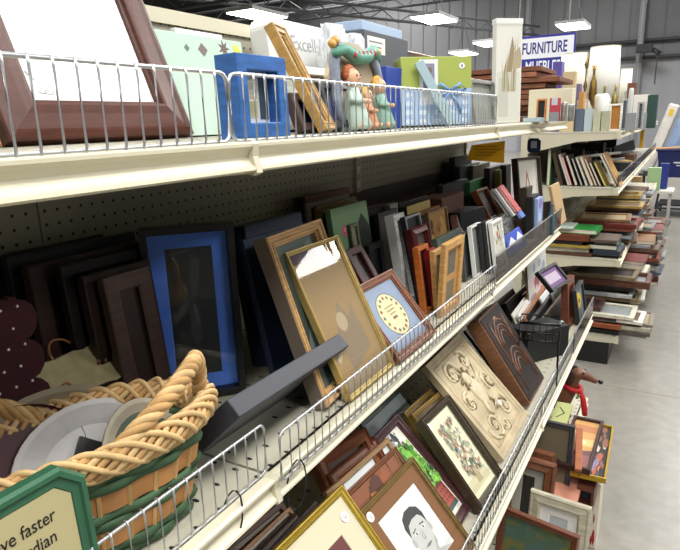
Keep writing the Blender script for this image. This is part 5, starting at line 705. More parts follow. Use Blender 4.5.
    if a == 'grass':
        S = [('d4d6ce', rectp(0, .93, 1, .95)), ('dad9cf', rectp(.05, .02, .95, .5)), ('c9c9c0', rectp(.12, .06, .5, .44))]
        for i in range(9):
            x = .25+.06*i; S.append((['b0a888', '9a9474', 'c4baa0'][i % 3], [(x, .3), (x+.05, .32), (x+.12*math.sin(i), .60+.035*i % .3), (x-.01, .5)]))
        S += [('b5a88c', [(.55, .52), (.95, .54), (.98, .66), (.9, .74), (.62, .66)]), ('a09070', [(.4, .5), (.6, .5), (.7, .72), (.62, .84)])]
        art(p, 0, 0, w, h, 0, S, 'printed_panel')
        cp = MB(); cp.box((-.001, -.001, h*.955), (w+.001, t+.001, h+.002), mat('f0f0ec', .4)); cp.build('lid', o)
    if a == 'bands': art(p, 0, 0, w, h, 0, [('8a8e94', rectp(0, 0, 1, .4)), ('c0c4c8', rectp(.2, .7, .8, 1))], 'painted_surface')
    if a == 'pastel': art(p, 0, 0, w, h, 0, [('d88aa0', circ(.5, .2, .4, .18)), ('8a78c0', circ(.5, .85, .35, .14)), ('c8d8f0', circ(.4, .5, .3, .12))], 'painted_surface')
    if a == 'bluewhite': art(p, 0, 0, w, h, 0, [('e6e9f2', [(.05, .5), (.35, .8), (.5, .45), (.8, .85), (.95, .5), (.75, .3), (.5, .3)])], 'printed_panel')
    if a == 'arrow': art(p, 0, 0, w, h, 0, [('1c1c18', [(.25, .75), (.62, .5), (.25, .25), (.33, .25), (.72, .5), (.33, .75)])], 'painted_surface')
    if a == 'redspots': art(p, 0, 0, w, h, 0, blobs(rng, 9, .1, .05, .9, .95, .13, ['a8242c', '8a1c24']), 'printed_panel')
    return o
def book(name, label, cat, group, pos, ang, w, h, t, st):
    o = thing(name, label, cat, pos, rot3(ang), group)
    c = MB(); cm = mat(st['c'], .5); e = min(.0022, t*.22)
    c.box((0, 0, 0), (w, e, h), cm); c.box((0, t-e, 0), (w, t, h), cm); c.box((w-.002, 0, 0), (w, t, h), cm); c.build('cover', o)
    p = MB(); p.box((.003, e, .003), (w-.002, t-e, h-.003), mat('d9d3c2', .8)); p.build('pages', o)
    return o
def turned(name, label, cat, group, pos, ang, w, h, t, st):
    r = w/2; sh = st.get('shape'); m_ = mat(st['c'], st.get('rough', .4), st.get('metal', 0))
    pf = {'stick': [(1, 0), (1, .04), (.35, .08), (.25, .2), (.6, .26), (.25, .32), (.3, .5), (.7, .58), (.25, .66), (.25, .8), (.8, .86), (.3, .9), (.3, 1)],
          'urn': [(.6, 0), (.6, .05), (.2, .12), (.25, .3), (.8, .42), (1, .58), (.85, .74), (.35, .84), (.3, .92), (.55, 1)],
          'bottle': [(.9, 0), (1, .05), (1, .55), (.4, .72), (.35, .95), (.45, 1)]}.get(sh, [(.9, 0), (1, .03), (1, .40), (.93, .44), (1, .48), (1, .93), (.9, .97), (.7, 1)])
    mb = MB(); mb.lathe([(a*r, b*h) for a, b in pf], m_, (r, r)); o = mb.build(name, None, smooth=True)
    o.location = pos; return tag(o, label, cat, group)
def shade(name, label, cat, group, pos, ang, w, h, t, st):
    o = thing(name, label, cat, (pos[0]+w/2, pos[1]+w/2, pos[2]), None, group); m_ = mat(st['c'], .8)
    mb = MB(); r = w/2; n = 24; b0 = h*.34
    mb.lathe([(r, b0), (r*.86, h), (r*.85, h), (r*.985, b0)], m_, seg=n); mb.build('lamp_shade', o, smooth=True)
    q = MB(); q.lathe([(r*.35, 0), (r*.4, .01), (r*.12, .03), (r*.3, h*.12), (r*.3, h*.2), (r*.08, h*.3), (r*.06, h*.8), (0, h*.8)], mat('c9c2b0', .4)); q.build('lamp_base', o, smooth=True)
    rg = MB(); rg.tube([(r*.86*math.cos(a*PI/8), r*.86*math.sin(a*PI/8), h) for a in range(16)], .003, mat('d8d2c0'), 5, True); rg.build('shade_rim', o)
    return o
def crumple(name, label, cat, group, pos, ang, w, h, t, st):
    rng = random.Random(int(w*1e4)); bm = bmesh.new(); bmesh.ops.create_icosphere(bm, subdivisions=4, radius=.5)
    from mathutils import noise as N
    for v in bm.verts:
        p = v.co.copy(); k = 1+.35*N.noise(p*4+Vector((rng.random()*9, 0, 0)))+.22*N.noise(p*11)
        v.co = Vector((max(-.5, min(.5, p.x*1.25*k))*w+w/2, max(-.5, min(.5, p.y*k*1.2))*t+t/2, max(-.5, min(.5, p.z*1.25*k))*h+h/2))
    me = bpy.data.meshes.new(name); bm.to_mesh(me); bm.free(); me.materials.append(mat(st['c'], st.get('rough', .6), 0, st.get('noise', .6), 40))
    o = bpy.data.objects.new(name, me); COL.objects.link(o); o.location = pos; o.rotation_euler = rot3(ang)
    return tag(o, label, cat, group)
def scallop(name, label, cat, group, pos, ang, w, h, t, st):
    o = thing(name, label, cat, pos, rot3(ang), group); pts = []
    def edge(x0, z0, x1, z1, n):
        L = math.hypot(x1-x0, z1-z0); dx, dz = (x1-x0)/L, (z1-z0)/L; r = L/n/2
        for i in range(n):
            cx, cz = x0+dx*r*(2*i+1), z0+dz*r*(2*i+1)
            for k in range(6):
                a = PI-PI*k/6; pts.append((cx+dx*r*math.cos(a)+dz*r*math.sin(a)*.8, cz+dz*r*math.cos(a)-dx*r*math.sin(a)*.8))
    edge(0, 0, w, 0, 5); edge(w, 0, w, h, 5); edge(w, h, 0, h, 5); edge(0, h, 0, 0, 5)
    mb = MB(); mb.prism(pts, (0, t), mat(st['c'], .85, 0, .2, 60)); mb.build('velvet_panel', o)
    d = MB()
    for i in range(7):
        for j in range(6):
            x, z = w*(.03+.157*i), h*(.03+.188*j)+(h*.09 if i % 2 else 0)
            if z < h: d.ball((x, -.0005, z), .0022, mat('e8e4e0', .3), 6, 4)
    d.build('beadwork', o); return o
def panel(name, label, cat, group, pos, ang, w, h, t, st):
    """box with a carved front"""
    o = thing(name, label, cat, pos, rot3(ang), group)
    rb = MB(); c = wood(st['c']); 
    if st['pic'] == 'relief':
        base = mat(st['c'], .6, 0, .25, 14); hi = mat('c9bc9c', .55, 0, .15, 20); dk_ = mat('7c6c50', .6, 0, .2, 20)
        rb.box((0, .004, 0), (w, t, h), base); ring_mesh(rb, w, h, [(0, .004), (.0, 0), (.012, 0), (.016, .005), (.024, .005), (.028, .001), (.034, .001), (.038, .006)], base); rb.build('carved_board', o)
        q = MB(); R = lambda u, v: (u*w, .002, v*h)
        def scroll(cx, cz, r0, a0, turns, rad, mt_, s=1):
            pts = []; n = int(14*abs(turns))+6
            for i in range(n):
                f_ = i/(n-1); a = a0+s*turns*2*PI*f_; r = r0*(1-.8*f_); pts.append((cx*w+r*math.cos(a), .004, cz*h+r*math.sin(a)))
            q.tube(pts, rad, mt_, 8, rr=[rad*(1-.6*i/(n-1)) for i in range(n)])
        for cx, cz, r0, a0, tn, s_ in ((.3, .78, .045, 0, 1.2, 1), (.66, .8, .035, 2, 1.1, -1), (.3, .22, .05, 3, 1.3, 1), (.72, .25, .04, 1, 1.2, -1), (.22, .5, .035, 1, 1, 1), (.8, .52, .035, 4, 1, -1), (.5, .15, .03, 2, 1, 1)):
            scroll(cx, cz, r0, a0, tn, .007, hi, s_); scroll(cx+.03, cz-.02, r0*.7, a0+1, tn, .005, dk_, s_)
        q.ball((w*.50, .004, h*.52), (.035, .010, .055), hi, 14, 8); q.ball((w*.46, .002, h*.66), (.024, .010, .024), hi, 12, 8); q.ball((w*.42, .0, h*.63), (.012, .008, .010), hi, 8, 6)
        q.tube([(w*.55, .003, h*.45), (w*.62, .002, h*.35), (w*.56, .002, h*.28)], .007, hi, 8); q.tube([(w*.44, .003, h*.42), (w*.40, .002, h*.33), (w*.44, .002, h*.28)], .007, hi, 8)
        for k in range(9): 
            a = k*2*PI/9; q.tube([(w*.46+.022*math.cos(a), .003, h*.66+.022*math.sin(a)), (w*.46+.042*math.cos(a+.4), .003, h*.66+.042*math.sin(a+.4))], .006, dk_, 6)
        q.tube([(w*.58, .004, h*.55), (w*.7, .003, h*.62), (w*.74, .003, h*.74), (w*.64, .003, h*.72)], .006, hi, 8)
        s_ = q.build('carved_relief', o, smooth=True)
        st_ = MB(); st_.lathe([(0, 0), (.008, 0), (.008, .0005)], mat('e8ecec', .6), seg=16); so = st_.build('price_sticker', o); so.matrix_local = Matrix.Translation((w*.60, -.012, h*.30)) @ FRONT
    else:
        sd = wood(st['side']); rb.box((0, .003, 0), (w, t, h), sd); rb.build('box_body', o, bevel=.002)
        fm = MB(); face = mat('2f2624', .35, 0, .5, 16); fm.box((.008, 0, .008), (w-.008, .003, h-.008), face); fm.build('dark_face', o)
        q = MB(); sc = wood('6b4630'); 
        for (cx, cz, r0, n_) in ((.5, .60, .075, 3), (.5, .28, .07, 3)):
            for k in range(n_):
                r = r0-.018*k; q.tube([(w*cx+r*math.cos(a*PI/12), -.0005, h*cz+r*1.2*math.sin(a*PI/12)) for a in range(0, 13)], .0035, sc, 6)
        for sx in (.2, .8): q.tube([(w*sx, -.0005, h*.1), (w*(sx+.04), -.0005, h*.35), (w*(sx-.03), -.0005, h*.6), (w*sx, -.0005, h*.9)], .003, sc, 6)
        q.ball((w*.5, 0, h*.88), (.02, .004, .012), sc, 10, 6)
        q.build('scrollwork', o, smooth=True)
    return o
KINDS = {'fr': frame, 'bx': slab, 'bk': book, 'lathe': turned, 'shade': shade, 'crump': crumple, 'scallop': scallop, 'panel': panel}
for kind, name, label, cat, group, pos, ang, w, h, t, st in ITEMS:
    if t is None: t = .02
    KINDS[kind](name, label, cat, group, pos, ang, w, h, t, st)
# ------------------------------------------------------------------ shelving
CREAM = mat('d6d0b8', .38); CREAM_D = mat('cbc5ae', .45); CHROME = mat('c6c8ca', .34, .8); STEEL_D = mat('6f706e', .3, .9)
PEG = holes('9c9886', .0254, .125, .5, '0a0a09', (1, 2)); DECK = holes('b8b4a2', .045, .075, .5, '1a1a18', (0, 1), .5)
LIP = [(-.026, 0), (-.004, 0), (0, -.003), (0, -.007), (-.006, -.012), (-.010, -.020), (-.009, -.024), (-.004, -.031), (.002, -.034), (.003, -.038), (-.001, -.041), (-.012, -.040), (-.026, -.034)]
def bay(label, group, y0, y1, xb, ztop, decks, zkick, side_profile, last=False, post=True):
    o = thing('shelving_bay', label, 'shelving', (xb, y0, 0), None, group); W = y1-y0
    p = MB(); p.box((-.02, .002, zkick), (0, W-.002, ztop-.03), PEG); p.build('pegboard_panel', o)
    r = MB(); r.box((-.024, 0, ztop-.03), (.006, W, ztop), CREAM); r.build('top_rail', o)
    for yy in ((0, W) if last else (0,) if post else ()):
        u = MB(); u.box((-.03, yy-.014, .0), (.012, yy+.014, ztop-.004), CREAM_D)
        n = int((ztop-.2)/.05)
        for i in range(n):
            for s in (-.006, .006): u.box((.0119, yy+s-.0018, .2+i*.05), (.0125, yy+s+.0018, .225+i*.05), mat('22221f', .7))
        u.build('upright', o)
    for i, (z, xf) in enumerate(decks):
        f = xf-xb; base = (i == len(decks)-1)
        d = MB(); d.box((.013, .003, z-.012), (f-.02, W-.003, z), DECK); s = d.build('shelf', o)
        l = MB(); pts = [(f+a, z+b) for a, b in LIP]
        M = Matrix(((1, 0, 0, 0), (0, 1, 0, 0), (0, 0, 1, 0), (0, 0, 0, 1)))
        l.prism(pts, (.002, W-.002), CREAM, M); l.build('shelf_lip', s)
        c = MB(); c.prism([(f-.008+a, z+b) for a, b in ((-.02, .0005), (.005, .0005), (.009, -.004), (.007, -.02), (.013, -.042), (.006, -.046), (-.02, -.042))], (-.006, .006), CREAM_D); c.build('joint_clip', s)
        for yy in (.004, W-.006): b = MB(); b.prism([(.013, z-.012), (f-.02, z-.012), (f-.02, z-.045), (f*.55, z-.06), (.013, z-side_profile)], (yy, yy+.002), CREAM_D); b.build('shelf_bracket', s)
    zb, xf = decks[-1]; k = MB(); k.box((.0, .004, 0), (xf-xb-.05, W-.004, zb-.05), mat('141414', .5)); k.build('kick_plate', o)
    return o
YJ = [-.56, .645, 1.85, 3.055]
gl = ['cream pegboard shelving bay nearest the camera with the basket on its second shelf', 'middle cream pegboard shelving bay holding the gold and oval print frames', 'farthest bay of the near cream shelving run, up to the cross aisle']
D1 = [(1.58, -.5), (1.07, -.5), (.635, -.32), (.18, -.31)]
for i in range(3): bay(gl[i], 'near shelving run', YJ[i], YJ[i+1], -1.0, 1.847, D1, .1, .085, i == 2, i != 1)
gl2 = ['first bay of the far shelving run with the slanted row of books', 'second bay of the far shelving run down the aisle', 'third bay of the far shelving run down the aisle', 'last bay of the far shelving run beside the blue cart']
for i in range(4): bay(gl2[i], 'far shelving run', 4.0+1.215*i, 4.0+1.215*(i+1), -.90, 1.60, [(1.50, -.345), (1.16, -.335), (.71, -.285), (.20, -.26)], .1, .13, i == 3)
def fence(label, group, x, y0, y1, z, h=.083, ties=(), pitch=.0235):
    o = thing('wire_fence', label, 'shelf fence', (x, y0, z), None, group); W = y1-y0; r = .012
    R = MB(); pts = []
    for cy, cz, a0 in ((W-r, r, -PI/2), (W-r, h-r, 0), (r, h-r, PI/2), (r, r, PI)): pts += [(0, cy+r*math.cos(a0+PI/2*i/5), cz+r*math.sin(a0+PI/2*i/5)) for i in range(6)]
    R.tube(pts, .0024, CHROME, 7, True); R.build('rim_rail', o, smooth=True)
    B = MB(); n = int(W/pitch)
    for i in range(1, n):
        y = i*W/n; B.tube([(-.004, y, h+.0015), (.0022, y, h+.002), (.003, y, h-.006), (.003, y, .004), (.001, y, -.003), (-.006, y, -.004)], .0016, CHROME, 5)
    B.build('wire_bars', o, smooth=True)
    for ty in ties:
        T = MB(); T.tube([(.006+.014*math.cos(a*PI/7)*1., ty+.012*math.sin(a*PI/7+.5), -.022+.040*math.sin(a*PI/7)) for a in range(14)], .0014, mat('101010', .5), 5, True); T.build('cable_tie', o, smooth=True)
    return o
fence('chrome wire fence on the top shelf in front of the mahogany frame', 'chrome wire fences', -.505, -.55, .600, 1.581)
fence('chrome wire fence on the top shelf from the blue shadow box to the tall carton', 'chrome wire fences', -.505, .605, 1.83, 1.581)
fence('wire fence on the second shelf in front of the basket', 'chrome wire fences', -.522, -.55, .648, 1.073, ties=(1.105,))
fence('wire fence on the second shelf from the charcoal box to the pine frames', 'chrome wire fences', -.496, .652, 1.86, 1.060, ties=(.03,))
fence('wire fence on the third shelf below the town print', 'chrome wire fences', -.326, -.3, .80, .636)
fence('wire fence on the third shelf in front of the botanical print and carved panel', 'chrome wire fences', -.326, .82, 1.84, .636)
fence('last wire fence on the third shelf beside the brown carved box', 'chrome wire fences', -.326, 1.86, 2.45, .636)
SMOKE = mat('2e2c2b', .12)
def smoke():
    m = bpy.data.materials.new('smoked_acrylic'); m.use_nodes = True; nt = m.node_tree; L = nt.links.new
    b = nt.nodes['Principled BSDF']; b.inputs['Base Color'].default_value = lin('2b2927'); b.inputs['Roughness'].default_value = .12
    o = nt.nodes['Material Output']; t = nt.nodes.new('ShaderNodeBsdfTransparent'); t.inputs[0].default_value = (.75, .72, .7, 1); mx = nt.nodes.new('ShaderNodeMixShader'); mx.inputs[0].default_value = .5
    L(t.outputs[0], mx.inputs[1]); L(b.outputs[0], mx.inputs[2]); L(mx.outputs[0], o.inputs[0]); return m
SMK = smoke()
def divider(label, x, y0, y1, z, h=.09):
    o = thing('acrylic_fence', label, 'shelf fence', (x, y0, z), None, 'smoked shelf fences')
    p = MB(); p.box((0, 0, .002), (.003, y1-y0, h), SMK); p.build('smoked_panel', o)
    q = MB(); q.box((-.001, 0, h), (.004, y1-y0, h+.0025), mat('a8aaa8', .3, .5)); q.build('top_edge', o)
divider('smoked plastic fence at the far end of the second shelf', -.503, 1.88, 3.045, 1.071)
divider('smoked plastic fence closing the far end of the third shelf', -.325, 2.47, 3.045, .636)
divider('smoked plastic fence on the far run beyond the slanted books', -.343, 4.02, 6.4, 1.161, .075)
divider('smoked plastic fence toward the last bay of the far run', -.343, 6.42, 8.8, 1.161, .075)
# ------------------------------------------------------------------ room
def floor_mat():
    m = bpy.data.materials.new('sealed_concrete'); m.use_nodes = True; nt = m.node_tree; L = nt.links.new; b = nt.nodes['Principled BSDF']
    tc = nt.nodes.new('ShaderNodeTexCoord'); outs = []
    for sc, de in ((.9, 6), (14, 5)):
        n = nt.nodes.new('ShaderNodeTexNoise'); n.inputs['Scale'].default_value = sc; n.inputs['Detail'].default_value = de; L(tc.outputs['Object'], n.inputs[0]); outs.append(n.outputs['Fac'])
    a = nt.nodes.new('ShaderNodeMath'); a.operation = 'MULTIPLY_ADD'; L(outs[1], a.inputs[0]); a.inputs[1].default_value = .5
    h = nt.nodes.new('ShaderNodeMath'); h.operation = 'MULTIPLY'; L(outs[0], h.inputs[0]); h.inputs[1].default_value = .5; L(h.outputs[0], a.inputs[2])
    r = nt.nodes.new('ShaderNodeValToRGB'); r.color_ramp.elements[0].position = .3; r.color_ramp.elements[1].position = .72
    r.color_ramp.elements[0].color = lin('77736c'); r.color_ramp.elements[1].color = lin('969289')
    L(a.outputs[0], r.inputs[0]); L(r.outputs[0], b.inputs['Base Color']); b.inputs['Roughness'].default_value = .32
    return m
def struct(name, mb, **k):
    o = mb.build(name, **k); o['kind'] = 'structure'; return o
f = MB(); f.poly([(-32, -6, 0), (9, -6, 0), (9, 30, 0), (-32, 30, 0)], floor_mat()); struct('floor', f)
g = MB(); g.box((-.35, 3.66, .0003), (3.0, 3.665, .0006), mat('6e6a62', .7)); g.box((-.6, 6.9, .0003), (3, 6.905, .0006), mat('6e6a62', .7)); struct('trim_1', g)
w = MB(); WD = mat('77787b', .7, 0, .06, .5)
w.box((-32, 30, 0), (9, 30.2, 3.9), mat('a3a4a8', .7, 0, .05, .5)); w.box((-32, 30, 3.9), (9, 30.2, 9), WD)
for i in range(60): w.box((-31.9+i*.68, 29.97, 3.95), (-31.85+i*.68, 30, 9), mat('6c6d70', .7))
struct('wall_back', w)
w = MB(); w.box((-32.2, -6, 0), (-32, 30, 9), WD); struct('wall_left', w)
w = MB(); w.box((9, -6, 0), (9.2, 30, 9), WD); struct('wall_right', w)
w = MB(); w.box((-32, -6.2, 0), (9, -6, 9), WD); struct('wall_front', w)
c = MB(); c.box((-32, -6, 8.6), (9, 30, 8.7), mat('5c5d60', .8)); struct('ceiling', c)
def pipe(name, label, a, b, r, col, group=None):
    o = MB(); o.tube([a, b], r, mat(col, .5), 8); return tag(o.build(name, smooth=True), label, 'pipe', group)
pipe('wall_pipe', 'upper dark pipe running along the far wall', (-7.2, 29.8, 4.61), (8, 29.8, 4.60), .07, '3c3c3e')
pipe('wall_pipe', 'lower dark pipe running along the far wall', (-7.2, 29.8, 3.97), (8, 29.8, 3.82), .07, '3c3c3e')
for x, y, lab in ((-6.85, 29.6, 'grey steel column behind the furniture sign'), (-2.12, 29.6, 'grey steel column above the wall heater')):
    q = MB(); q.box((x-.12, y, 0), (x+.12, y+.2, 8.6), mat('8b8c8f', .6)); q.box((x-.02, y-.04, 0), (x+.02, y, 8.6), mat('a0a1a3', .5)); tag(q.build('steel_column'), lab, 'column')
h = thing('unit_heater', 'dark heater unit hanging on the steel column over the aisle', 'heater', (-1.85, 28.9, 4.05))
q = MB(); q.box((-.35, -.2, 0), (.25, .2, .32), mat('2c2c2e', .5)); q.build('housing', h)
q = MB(); q.tube([(.25, 0, .1), (.55, 0, -.1)], .10, mat('3a3a3c', .5), 10); q.build('fan_duct', h, smooth=True)
q = MB(); q.tube([(-.1, 0, .32), (-.1, 0, 1.9)], .03, mat('4a4a4c', .5), 6); q.tube([(.45, 0, -.05), (.45, 0, -1.3)], .03, mat('4a4a4c', .5), 6); q.build('hanging_rod', h)
def joist(label, a, b, hgt=.45):
    o = thing('roof_joist', label, 'roof beam', a, None, 'open web roof joists'); d = Vector(b)-Vector(a); m_ = mat('4c4d50', .6)
    q = MB(); q.tube([(0, 0, 0), tuple(d)], .05, m_, 6); q.build('bottom_chord', o)
    q = MB(); q.tube([(0, 0, hgt), tuple(d+Vector((0, 0, hgt)))], .05, m_, 6); q.build('top_chord', o)
    q = MB(); n = int(d.length/.7)
    for i in range(n):
        p0 = d*(i/n); p1 = d*((i+1)/n); t0, t1 = (0, hgt) if i % 2 else (hgt, 0); q.tube([(p0.x, p0.y, t0), (p1.x, p1.y, t1)], .018, m_, 5)
    q.build('web_bars', o)
joist('nearest open web roof joist crossing above the shelves', (-26, 13.0, 4.75), (4, 13.0, 4.75))
joist('second open web roof joist crossing above the furniture sign', (-28, 18.5, 5.35), (5, 18.5, 5.35))
joist('third open web roof joist far down the store', (-30, 25, 6.3), (6, 25, 6.3))
joist('roof joist running away diagonally over the near shelves', (-13.5, 9, 4.9), (-6, 28, 5.0), .35)
EM = mat('ffffff', .5, emit=14.)
LP = [(-10.2, 13.6, 'leftmost ceiling light, just above the white gift box'), (-6.70, 17.4, 'ceiling light above the lime gift box'), (-3.59, 21.8, 'ceiling light right above the furniture sign'), (-7.1, 24.4, 'small far ceiling light left of the tall carton'), (-9.0, 27.0, 'farthest ceiling light, low above the lime box'), (-.9, 15.6, 'ceiling light cut by the upper right corner'), (-4.7, 12.4, 'ceiling light cut by the top edge over the sign'), (.6, 1.2, 'ceiling light over the near aisle, outside the view'), (.7, 5.5, 'ceiling light over the far aisle, outside the view')]
for x, y, lab in LP[:7]:
    o = thing('ceiling_light', lab, 'ceiling light', (x, y, 4.4), None, 'hanging ceiling lights')
    q = MB(); q.box((-.44, -.80, .03), (.44, .80, .12), mat('d8d8d8', .5)); q.build('housing', o)
    q = MB(); q.box((-.41, -.76, 0), (.41, .76, .03), EM); q.build('diffuser', o)
    q = MB()
    for s in (-.3, .3): q.tube([(s, 0, .12), (0, 0, 1.2)], .012, mat('5a5a5a'), 5)
    q.tube([(0, 0, 1.2), (0, 0, 4.15)], .012, mat('5a5a5a'), 5); q.build('hanging_chain', o)
# hanging furniture sign
NAVY = mat('262a8c', .4); WH = mat('e9eaf2', .4)
o = thing('hanging_sign', 'blue and white hanging department sign with two lines of words', 'sign', (-1.82, 7.0, 1.95))
q = MB(); q.box((0, 0, 0), (.70, .03, .50), NAVY, None); q.build('sign_board', o, bevel=.01)
q = MB(); q.box((.012, -.002, .265), (.685, 0, .475), WH); q.build('white_panel', o)
lettering('FURNITURE', .165, mat('22267c', .5), o, Matrix.Translation((.385, -.0032, .365)) @ FRONT @ Matrix.Diagonal((.55, 1, 1, 1)), bold=True)
lettering('MUEBLES', .165, WH, o, Matrix.Translation((.375, -.0012, .172)) @ FRONT @ Matrix.Diagonal((.56, 1, 1, 1)), bold=True)
q = MB()
for s in (.1, .62): q.tube([(s, .015, .5), (s+.02, .015, 2.9)], .006, mat('8a8a8a', .5), 5)
q.build('hanging_rod', o)
# small signs
o = thing('price_sign', 'yellow paper notice hanging under the top shelf', 'sign', (-.745, 2.3, 1.432), (0, 0, 0))
q = MB(); q.prism([(0, .012), (.147, 0), (.147, .083), (.018, .068)], (0, .001), mat('ffc21a', .6)); q.build('paper', o)
q = MB()
for i, (a, b) in enumerate(((.03, .07), (.08, .12), (.03, .13), (.035, .115), (.03, .10))): q.box((a, -.0005, .062-.011*max(0, i-1)), (b, 0, .064-.011*max(0, i-1)), mat('5a4408'))
q.build('text_lines', o)
o = thing('aisle_tag', 'small navy blue tag with white panel clipped at the end of the top shelf', 'tag', (-.684, 3.06, 1.428))
q = MB(); q.prism([(.012, 0), (.052, 0), (.064, .012), (.064, .058), (.052, .070), (.012, .070), (0, .058), (0, .012)], (0, .004), mat('1e3358', .4)); q.build('plate', o)
q = MB(); q.box((.018, -.001, .022), (.046, 0, .056), mat('c8d4e0', .5)); q.build('white_panel', o)
q = MB(); q.box((0, 0, 0), (.035, .003, .30), mat('d8a818', .5)); t_ = q.build('yellow_tag', None); t_.location = (-.425, 7.0, 1.25); tag(t_, 'long yellow tag hanging near the end of the far top shelf', 'tag')
# ------------------------------------------------------------------ basket and its contents
def lx(mb, n, fr_, to_, fn, rad, mt_, seg=6): mb.tube([fn(fr_+(to_-fr_)*i/n) for i in range(n+1)], rad, mt_, seg)
BK = thing('wicker_basket', 'pale wicker basket with green woven bands and thick twisted handle', 'basket', (-.638, .412, 1.071), (0, 0, math.radians(-22)))
BK.scale = (.72, .93, 1.22)
WK = mat('c39a63', .6, 0, .22, 40); WK2 = mat('d8b680', .55, 0, .18, 40); GRN = mat('3c5a3c', .7, 0, .25, 40); FLT = mat('bd8650', .6, 0, .15, 25)
def ell(a, z, k=1.): 
    s = .80+.20*(z/.13); return (.118*k*s*math.cos(a), .185*k*s*math.sin(a), z)
q = MB(); q.lathe([(0, .002), (.8, .002)], WK, seg=32); 
q.v = [(x*.112, y*.172, z) for x, y, z in q.v]; q.build('basket_base', BK)
q = MB()
for i in range(26):
    a = i*2*PI/26; q.tube([ell(a, .004, 1.), ell(a, .05, 1.), ell(a, .118, 1.)], .0035, WK, 5)
q.build('stakes', BK)
def weaver(z, ph, amp, rad, mt_, mb, squash=1): 
    mb.tube([tuple(Vector(ell(a*2*PI/104, z, 1+amp*math.sin(13*a*2*PI/104+ph)))) for a in range(104)], rad, mt_, 6, True)
g_ = MB(); b_ = MB()
for k, z in enumerate((.008, .018, .050, .060, .094, .103)): weaver(z, PI*(k % 2), .035, .0058, GRN, g_)
g_.build('green_weave', BK, smooth=True)
for zc in (.034, .077):
    n0 = len(b_.v); km = b_.m(FLT); N = 104
    for i in range(N):
        for dz in (-.011, .011): b_.v.append(ell(i*2*PI/N, zc+dz, 1+.03*math.sin(13*i*2*PI/N)))
    for i in range(N):
        j = (i+1) % N; b_.f.append((n0+2*i, n0+2*j, n0+2*j+1, n0+2*i+1)); b_.mi.append(km)
b_.build('flat_weave_band', BK, smooth=True)
r_ = MB()
for k in range(7):
    ph = k*2*PI/7; pts = []
    for i in range(180):
        a = i*2*PI/180; tw = 9*a+ph; e = ell(a, .122+.013*math.sin(tw), 1.02+.085*math.cos(tw)); pts.append(e)
    r_.tube(pts, .0042, WK2 if k % 2 else WK, 6, True)
for k in range(5):
    ph = k*2*PI/5; pts = []
    for i in range(150):
        a = i*2*PI/150; tw = -7*a+ph; pts.append(ell(a, .124+.016*math.sin(tw), 1.03+.10*math.cos(tw)))
    r_.tube(pts, .0036, WK2, 6, True)
r_.build('braided_rim', BK, smooth=True)
def handle(s):
    h_ = MB(); ctrl = [Vector(p) for p in ((.116, .02*s, .125), (.112, .07*s, .150), (.098, .115*s, .170), (.075, .150*s, .184), (.050, .168*s, .184), (.030, .178*s, .165), (.018, .180*s, .140), (.012, .182*s, .115))]
    if s < 0: ctrl = [Vector((-p.x, p.y, p.z)) for p in ctrl]
    from mathutils import geometry
    path = []
    for i in range(len(ctrl)-1):
        p0 = ctrl[max(0, i-1)]; p1 = ctrl[i]; p2 = ctrl[i+1]; p3 = ctrl[min(len(ctrl)-1, i+2)]
        for j in range(10):
            t = j/10; path.append(.5*((2*p1)+(p2-p0)*t+(2*p0-5*p1+4*p2-p3)*t*t+(-p0+3*p1-3*p2+p3)*t**3))
    for k in range(5):
        pts = []; 
        for i, p in enumerate(path):
            t = (path[min(i+1, len(path)-1)]-path[max(i-1, 0)]).normalized(); u = t.cross(Vector((0, 0, 1))).normalized(); v = t.cross(u)
            an = .42*i+k*2*PI/5; rr = .0072; pts.append(p+u*rr*math.cos(an)+v*rr*math.sin(an))
        h_.tube(pts, .0052, WK2 if k % 2 else WK, 6)
    h_.build('twisted_handle', BK, smooth=True)
handle(1); handle(-1)
def disc_thing(name, label, cat, loc, yaw, lean, rx, rz, t, col, rim=None, inner=None):
    o = thing(name, label, cat, loc, rot3((yaw, lean, 0))); m_ = mat(col, .5, 0, .1, 20)
    q = MB(); N = 36; pf = rim or [(0, .004), (.62, .004), (.70, .001), (.92, -.006), (1, -.006), (1, 0), (.7, t), (0, t)]
    q.lathe([(r, z) for r, z in pf], m_, seg=N); q.v = [(x*rx, z, y*rz+rz) for x, y, z in q.v]; q.build('plate_body', o, smooth=False)
    if inner: inner(o, rx, rz)
    return o
def win(o, rx, rz):
    q = MB(); q.prism([(rx*(u*.75-.25), rz*(1.0+v*.8)) for u, v in ((-.62, -.45), (-.40, .02), (0, .22), (.22, .62), (.60, .30), (.52, -.30), (.25, -.62))], (-.004, .003), mat('191a1c', .4)); q.build('dark_window', o)
disc_thing('round_tin', 'dark maroon oval box lid standing in the wicker basket', 'box lid', (-.672, .372, 1.132), math.radians(78), math.radians(25), .082, .068, .03, '4a1c2a', [(0, .012), (.95, .012), (1, 0), (1, .030), (0, .030)])
disc_thing('oval_picture', 'stone beige oval frame between the maroon lid and the white plate', 'oval frame', (-.655, .415, 1.080), math.radians(74), math.radians(24), .125, .097, .014, '8e846c')
disc_thing('oval_plate', 'white oval plate frame with black window in the basket', 'plate', (-.625, .440, 1.076), math.radians(72), math.radians(26), .105, .088, .012, 'c9c7c8', None, win)
def gg(o, rx, rz):
    q = MB(); q.prism([(p[0]*rx*.78, rz+p[1]*rz*.78) for p in circ(0, 0, 1, 1, 24)], (-.001, .004), mat('4c5a4c', .5)); q.build('green_centre', o)
disc_thing('shell_plate', 'cream shell edged plate with grey green centre near the basket handle', 'plate', (-.588, .495, 1.076), math.radians(70), math.radians(24), .062, .082, .012, 'b8b09c', None, gg)
o = thing('paper_plaque', 'torn edge cream plaque with navy back and copper wire loop', 'plaque', (-.80, .43, 1.195), rot3((math.radians(88), math.radians(50), 0)))
